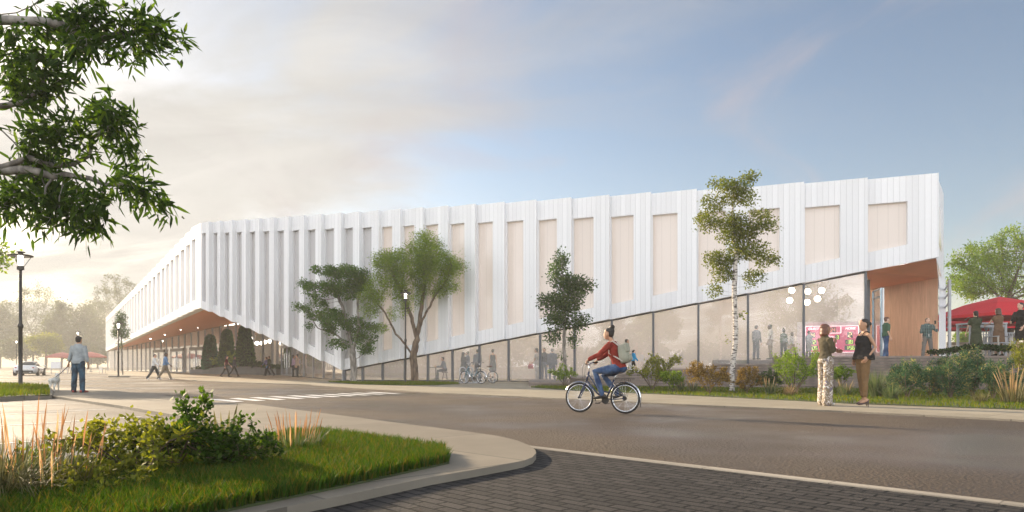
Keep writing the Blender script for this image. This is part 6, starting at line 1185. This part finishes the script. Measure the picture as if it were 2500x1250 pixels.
toward = N(t,'ShaderNodeMapRange', interpolation_type='SMOOTHSTEP'); L(dt, toward.inputs['Value']); toward.inputs['From Min'].default_value = .61; toward.inputs['From Max'].default_value = .93
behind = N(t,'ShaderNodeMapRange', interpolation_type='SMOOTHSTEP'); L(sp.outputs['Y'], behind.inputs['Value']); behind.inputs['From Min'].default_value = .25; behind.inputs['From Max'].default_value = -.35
cov = mth('ADD', n1.outputs['Fac'], mth('ADD', mth('MULTIPLY', toward.outputs[0], .36), mth('MULTIPLY', behind.outputs[0], .22)))
msk = N(t,'ShaderNodeMapRange', interpolation_type='SMOOTHSTEP'); L(cov, msk.inputs['Value']); msk.inputs['From Min'].default_value = .55; msk.inputs['From Max'].default_value = .92; msk.inputs['To Max'].default_value = .97
ccol = ramp(t, [(0,(.95,.95,.975)),(.5,(1.0,.975,.965)),(1,(1,.965,.905))], toward.outputs[0])
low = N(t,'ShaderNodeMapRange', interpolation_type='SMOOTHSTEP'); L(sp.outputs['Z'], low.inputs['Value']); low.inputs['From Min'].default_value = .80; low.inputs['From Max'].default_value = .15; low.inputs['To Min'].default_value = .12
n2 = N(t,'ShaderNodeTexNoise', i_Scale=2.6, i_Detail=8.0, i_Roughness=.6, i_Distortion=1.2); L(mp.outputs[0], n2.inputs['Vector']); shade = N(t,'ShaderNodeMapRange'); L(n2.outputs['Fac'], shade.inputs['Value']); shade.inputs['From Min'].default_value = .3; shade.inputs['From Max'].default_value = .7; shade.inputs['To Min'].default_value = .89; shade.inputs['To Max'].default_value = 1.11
amp0 = mth('MULTIPLY_ADD', mth('MULTIPLY', behind.outputs[0], low.outputs[0]), BACK_FILL, mth('MULTIPLY_ADD', toward.outputs[0], CLOUD_SUN, CLOUD_BASE))
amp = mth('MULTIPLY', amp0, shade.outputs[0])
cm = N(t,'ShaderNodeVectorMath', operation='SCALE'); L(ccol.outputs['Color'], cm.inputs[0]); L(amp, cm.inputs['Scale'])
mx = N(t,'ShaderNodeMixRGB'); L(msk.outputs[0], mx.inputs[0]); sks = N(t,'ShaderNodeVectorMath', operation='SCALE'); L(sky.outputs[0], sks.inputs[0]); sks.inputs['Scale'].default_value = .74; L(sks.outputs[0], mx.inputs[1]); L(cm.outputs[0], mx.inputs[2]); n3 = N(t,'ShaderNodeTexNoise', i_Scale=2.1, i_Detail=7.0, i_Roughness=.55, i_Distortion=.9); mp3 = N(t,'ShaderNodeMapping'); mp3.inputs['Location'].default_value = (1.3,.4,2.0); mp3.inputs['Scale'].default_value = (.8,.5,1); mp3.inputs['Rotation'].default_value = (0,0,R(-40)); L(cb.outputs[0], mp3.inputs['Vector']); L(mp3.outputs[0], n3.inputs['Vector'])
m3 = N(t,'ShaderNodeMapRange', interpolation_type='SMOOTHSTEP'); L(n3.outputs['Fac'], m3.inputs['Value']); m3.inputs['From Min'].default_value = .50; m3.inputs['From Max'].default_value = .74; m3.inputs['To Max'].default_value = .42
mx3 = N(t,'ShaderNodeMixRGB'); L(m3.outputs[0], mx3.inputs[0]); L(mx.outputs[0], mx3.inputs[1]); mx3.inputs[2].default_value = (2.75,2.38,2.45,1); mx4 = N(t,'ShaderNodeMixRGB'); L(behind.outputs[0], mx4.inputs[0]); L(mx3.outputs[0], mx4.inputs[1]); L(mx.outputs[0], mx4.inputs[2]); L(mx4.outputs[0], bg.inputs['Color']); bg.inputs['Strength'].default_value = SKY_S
if HAZE:
    m = MB(); m.box((0,60,8.5),(1500,1500,25)); m = MB(); m.add([(x,y,z) for z in (-1.5,24) for x,y in ((-710,-710),(710,-710),(710,710),(-710,710))], [(0,3,2,1),(4,5,6,7),(0,1,5,4),(1,2,6,5),(2,3,7,6),(3,0,4,7)])
    hm, ht_, hb_, ho_ = nt('haze_air'); ht_.nodes.remove(hb_); pv = N(ht_,'ShaderNodeVolumePrincipled'); pv.inputs['Density'].default_value = HAZE; pv.inputs['Color'].default_value = (1,.96,.88,1); pv.inputs['Anisotropy'].default_value = .0; ht_.links.new(pv.outputs[0], ho_.inputs['Volume'])
    tag(m.build('haze', hm), kind='stuff')
SC.view_settings.view_transform = 'Standard'; SC.view_settings.look = 'None'; SC.view_settings.exposure = EXPO; SC.view_settings.gamma = 1; SC.view_settings.use_curve_mapping = False
cy_ = SC.cycles; cy_.max_bounces = 8; cy_.diffuse_bounces = 3; cy_.glossy_bounces = 4; cy_.transmission_bounces = 4; cy_.transparent_max_bounces = 24; cy_.volume_bounces = 1; cy_.use_denoising = True; cy_.sample_clamp_indirect = 4.0; cy_.caustics_reflective = False; cy_.caustics_refractive = False; cy_.volume_step_rate = 4
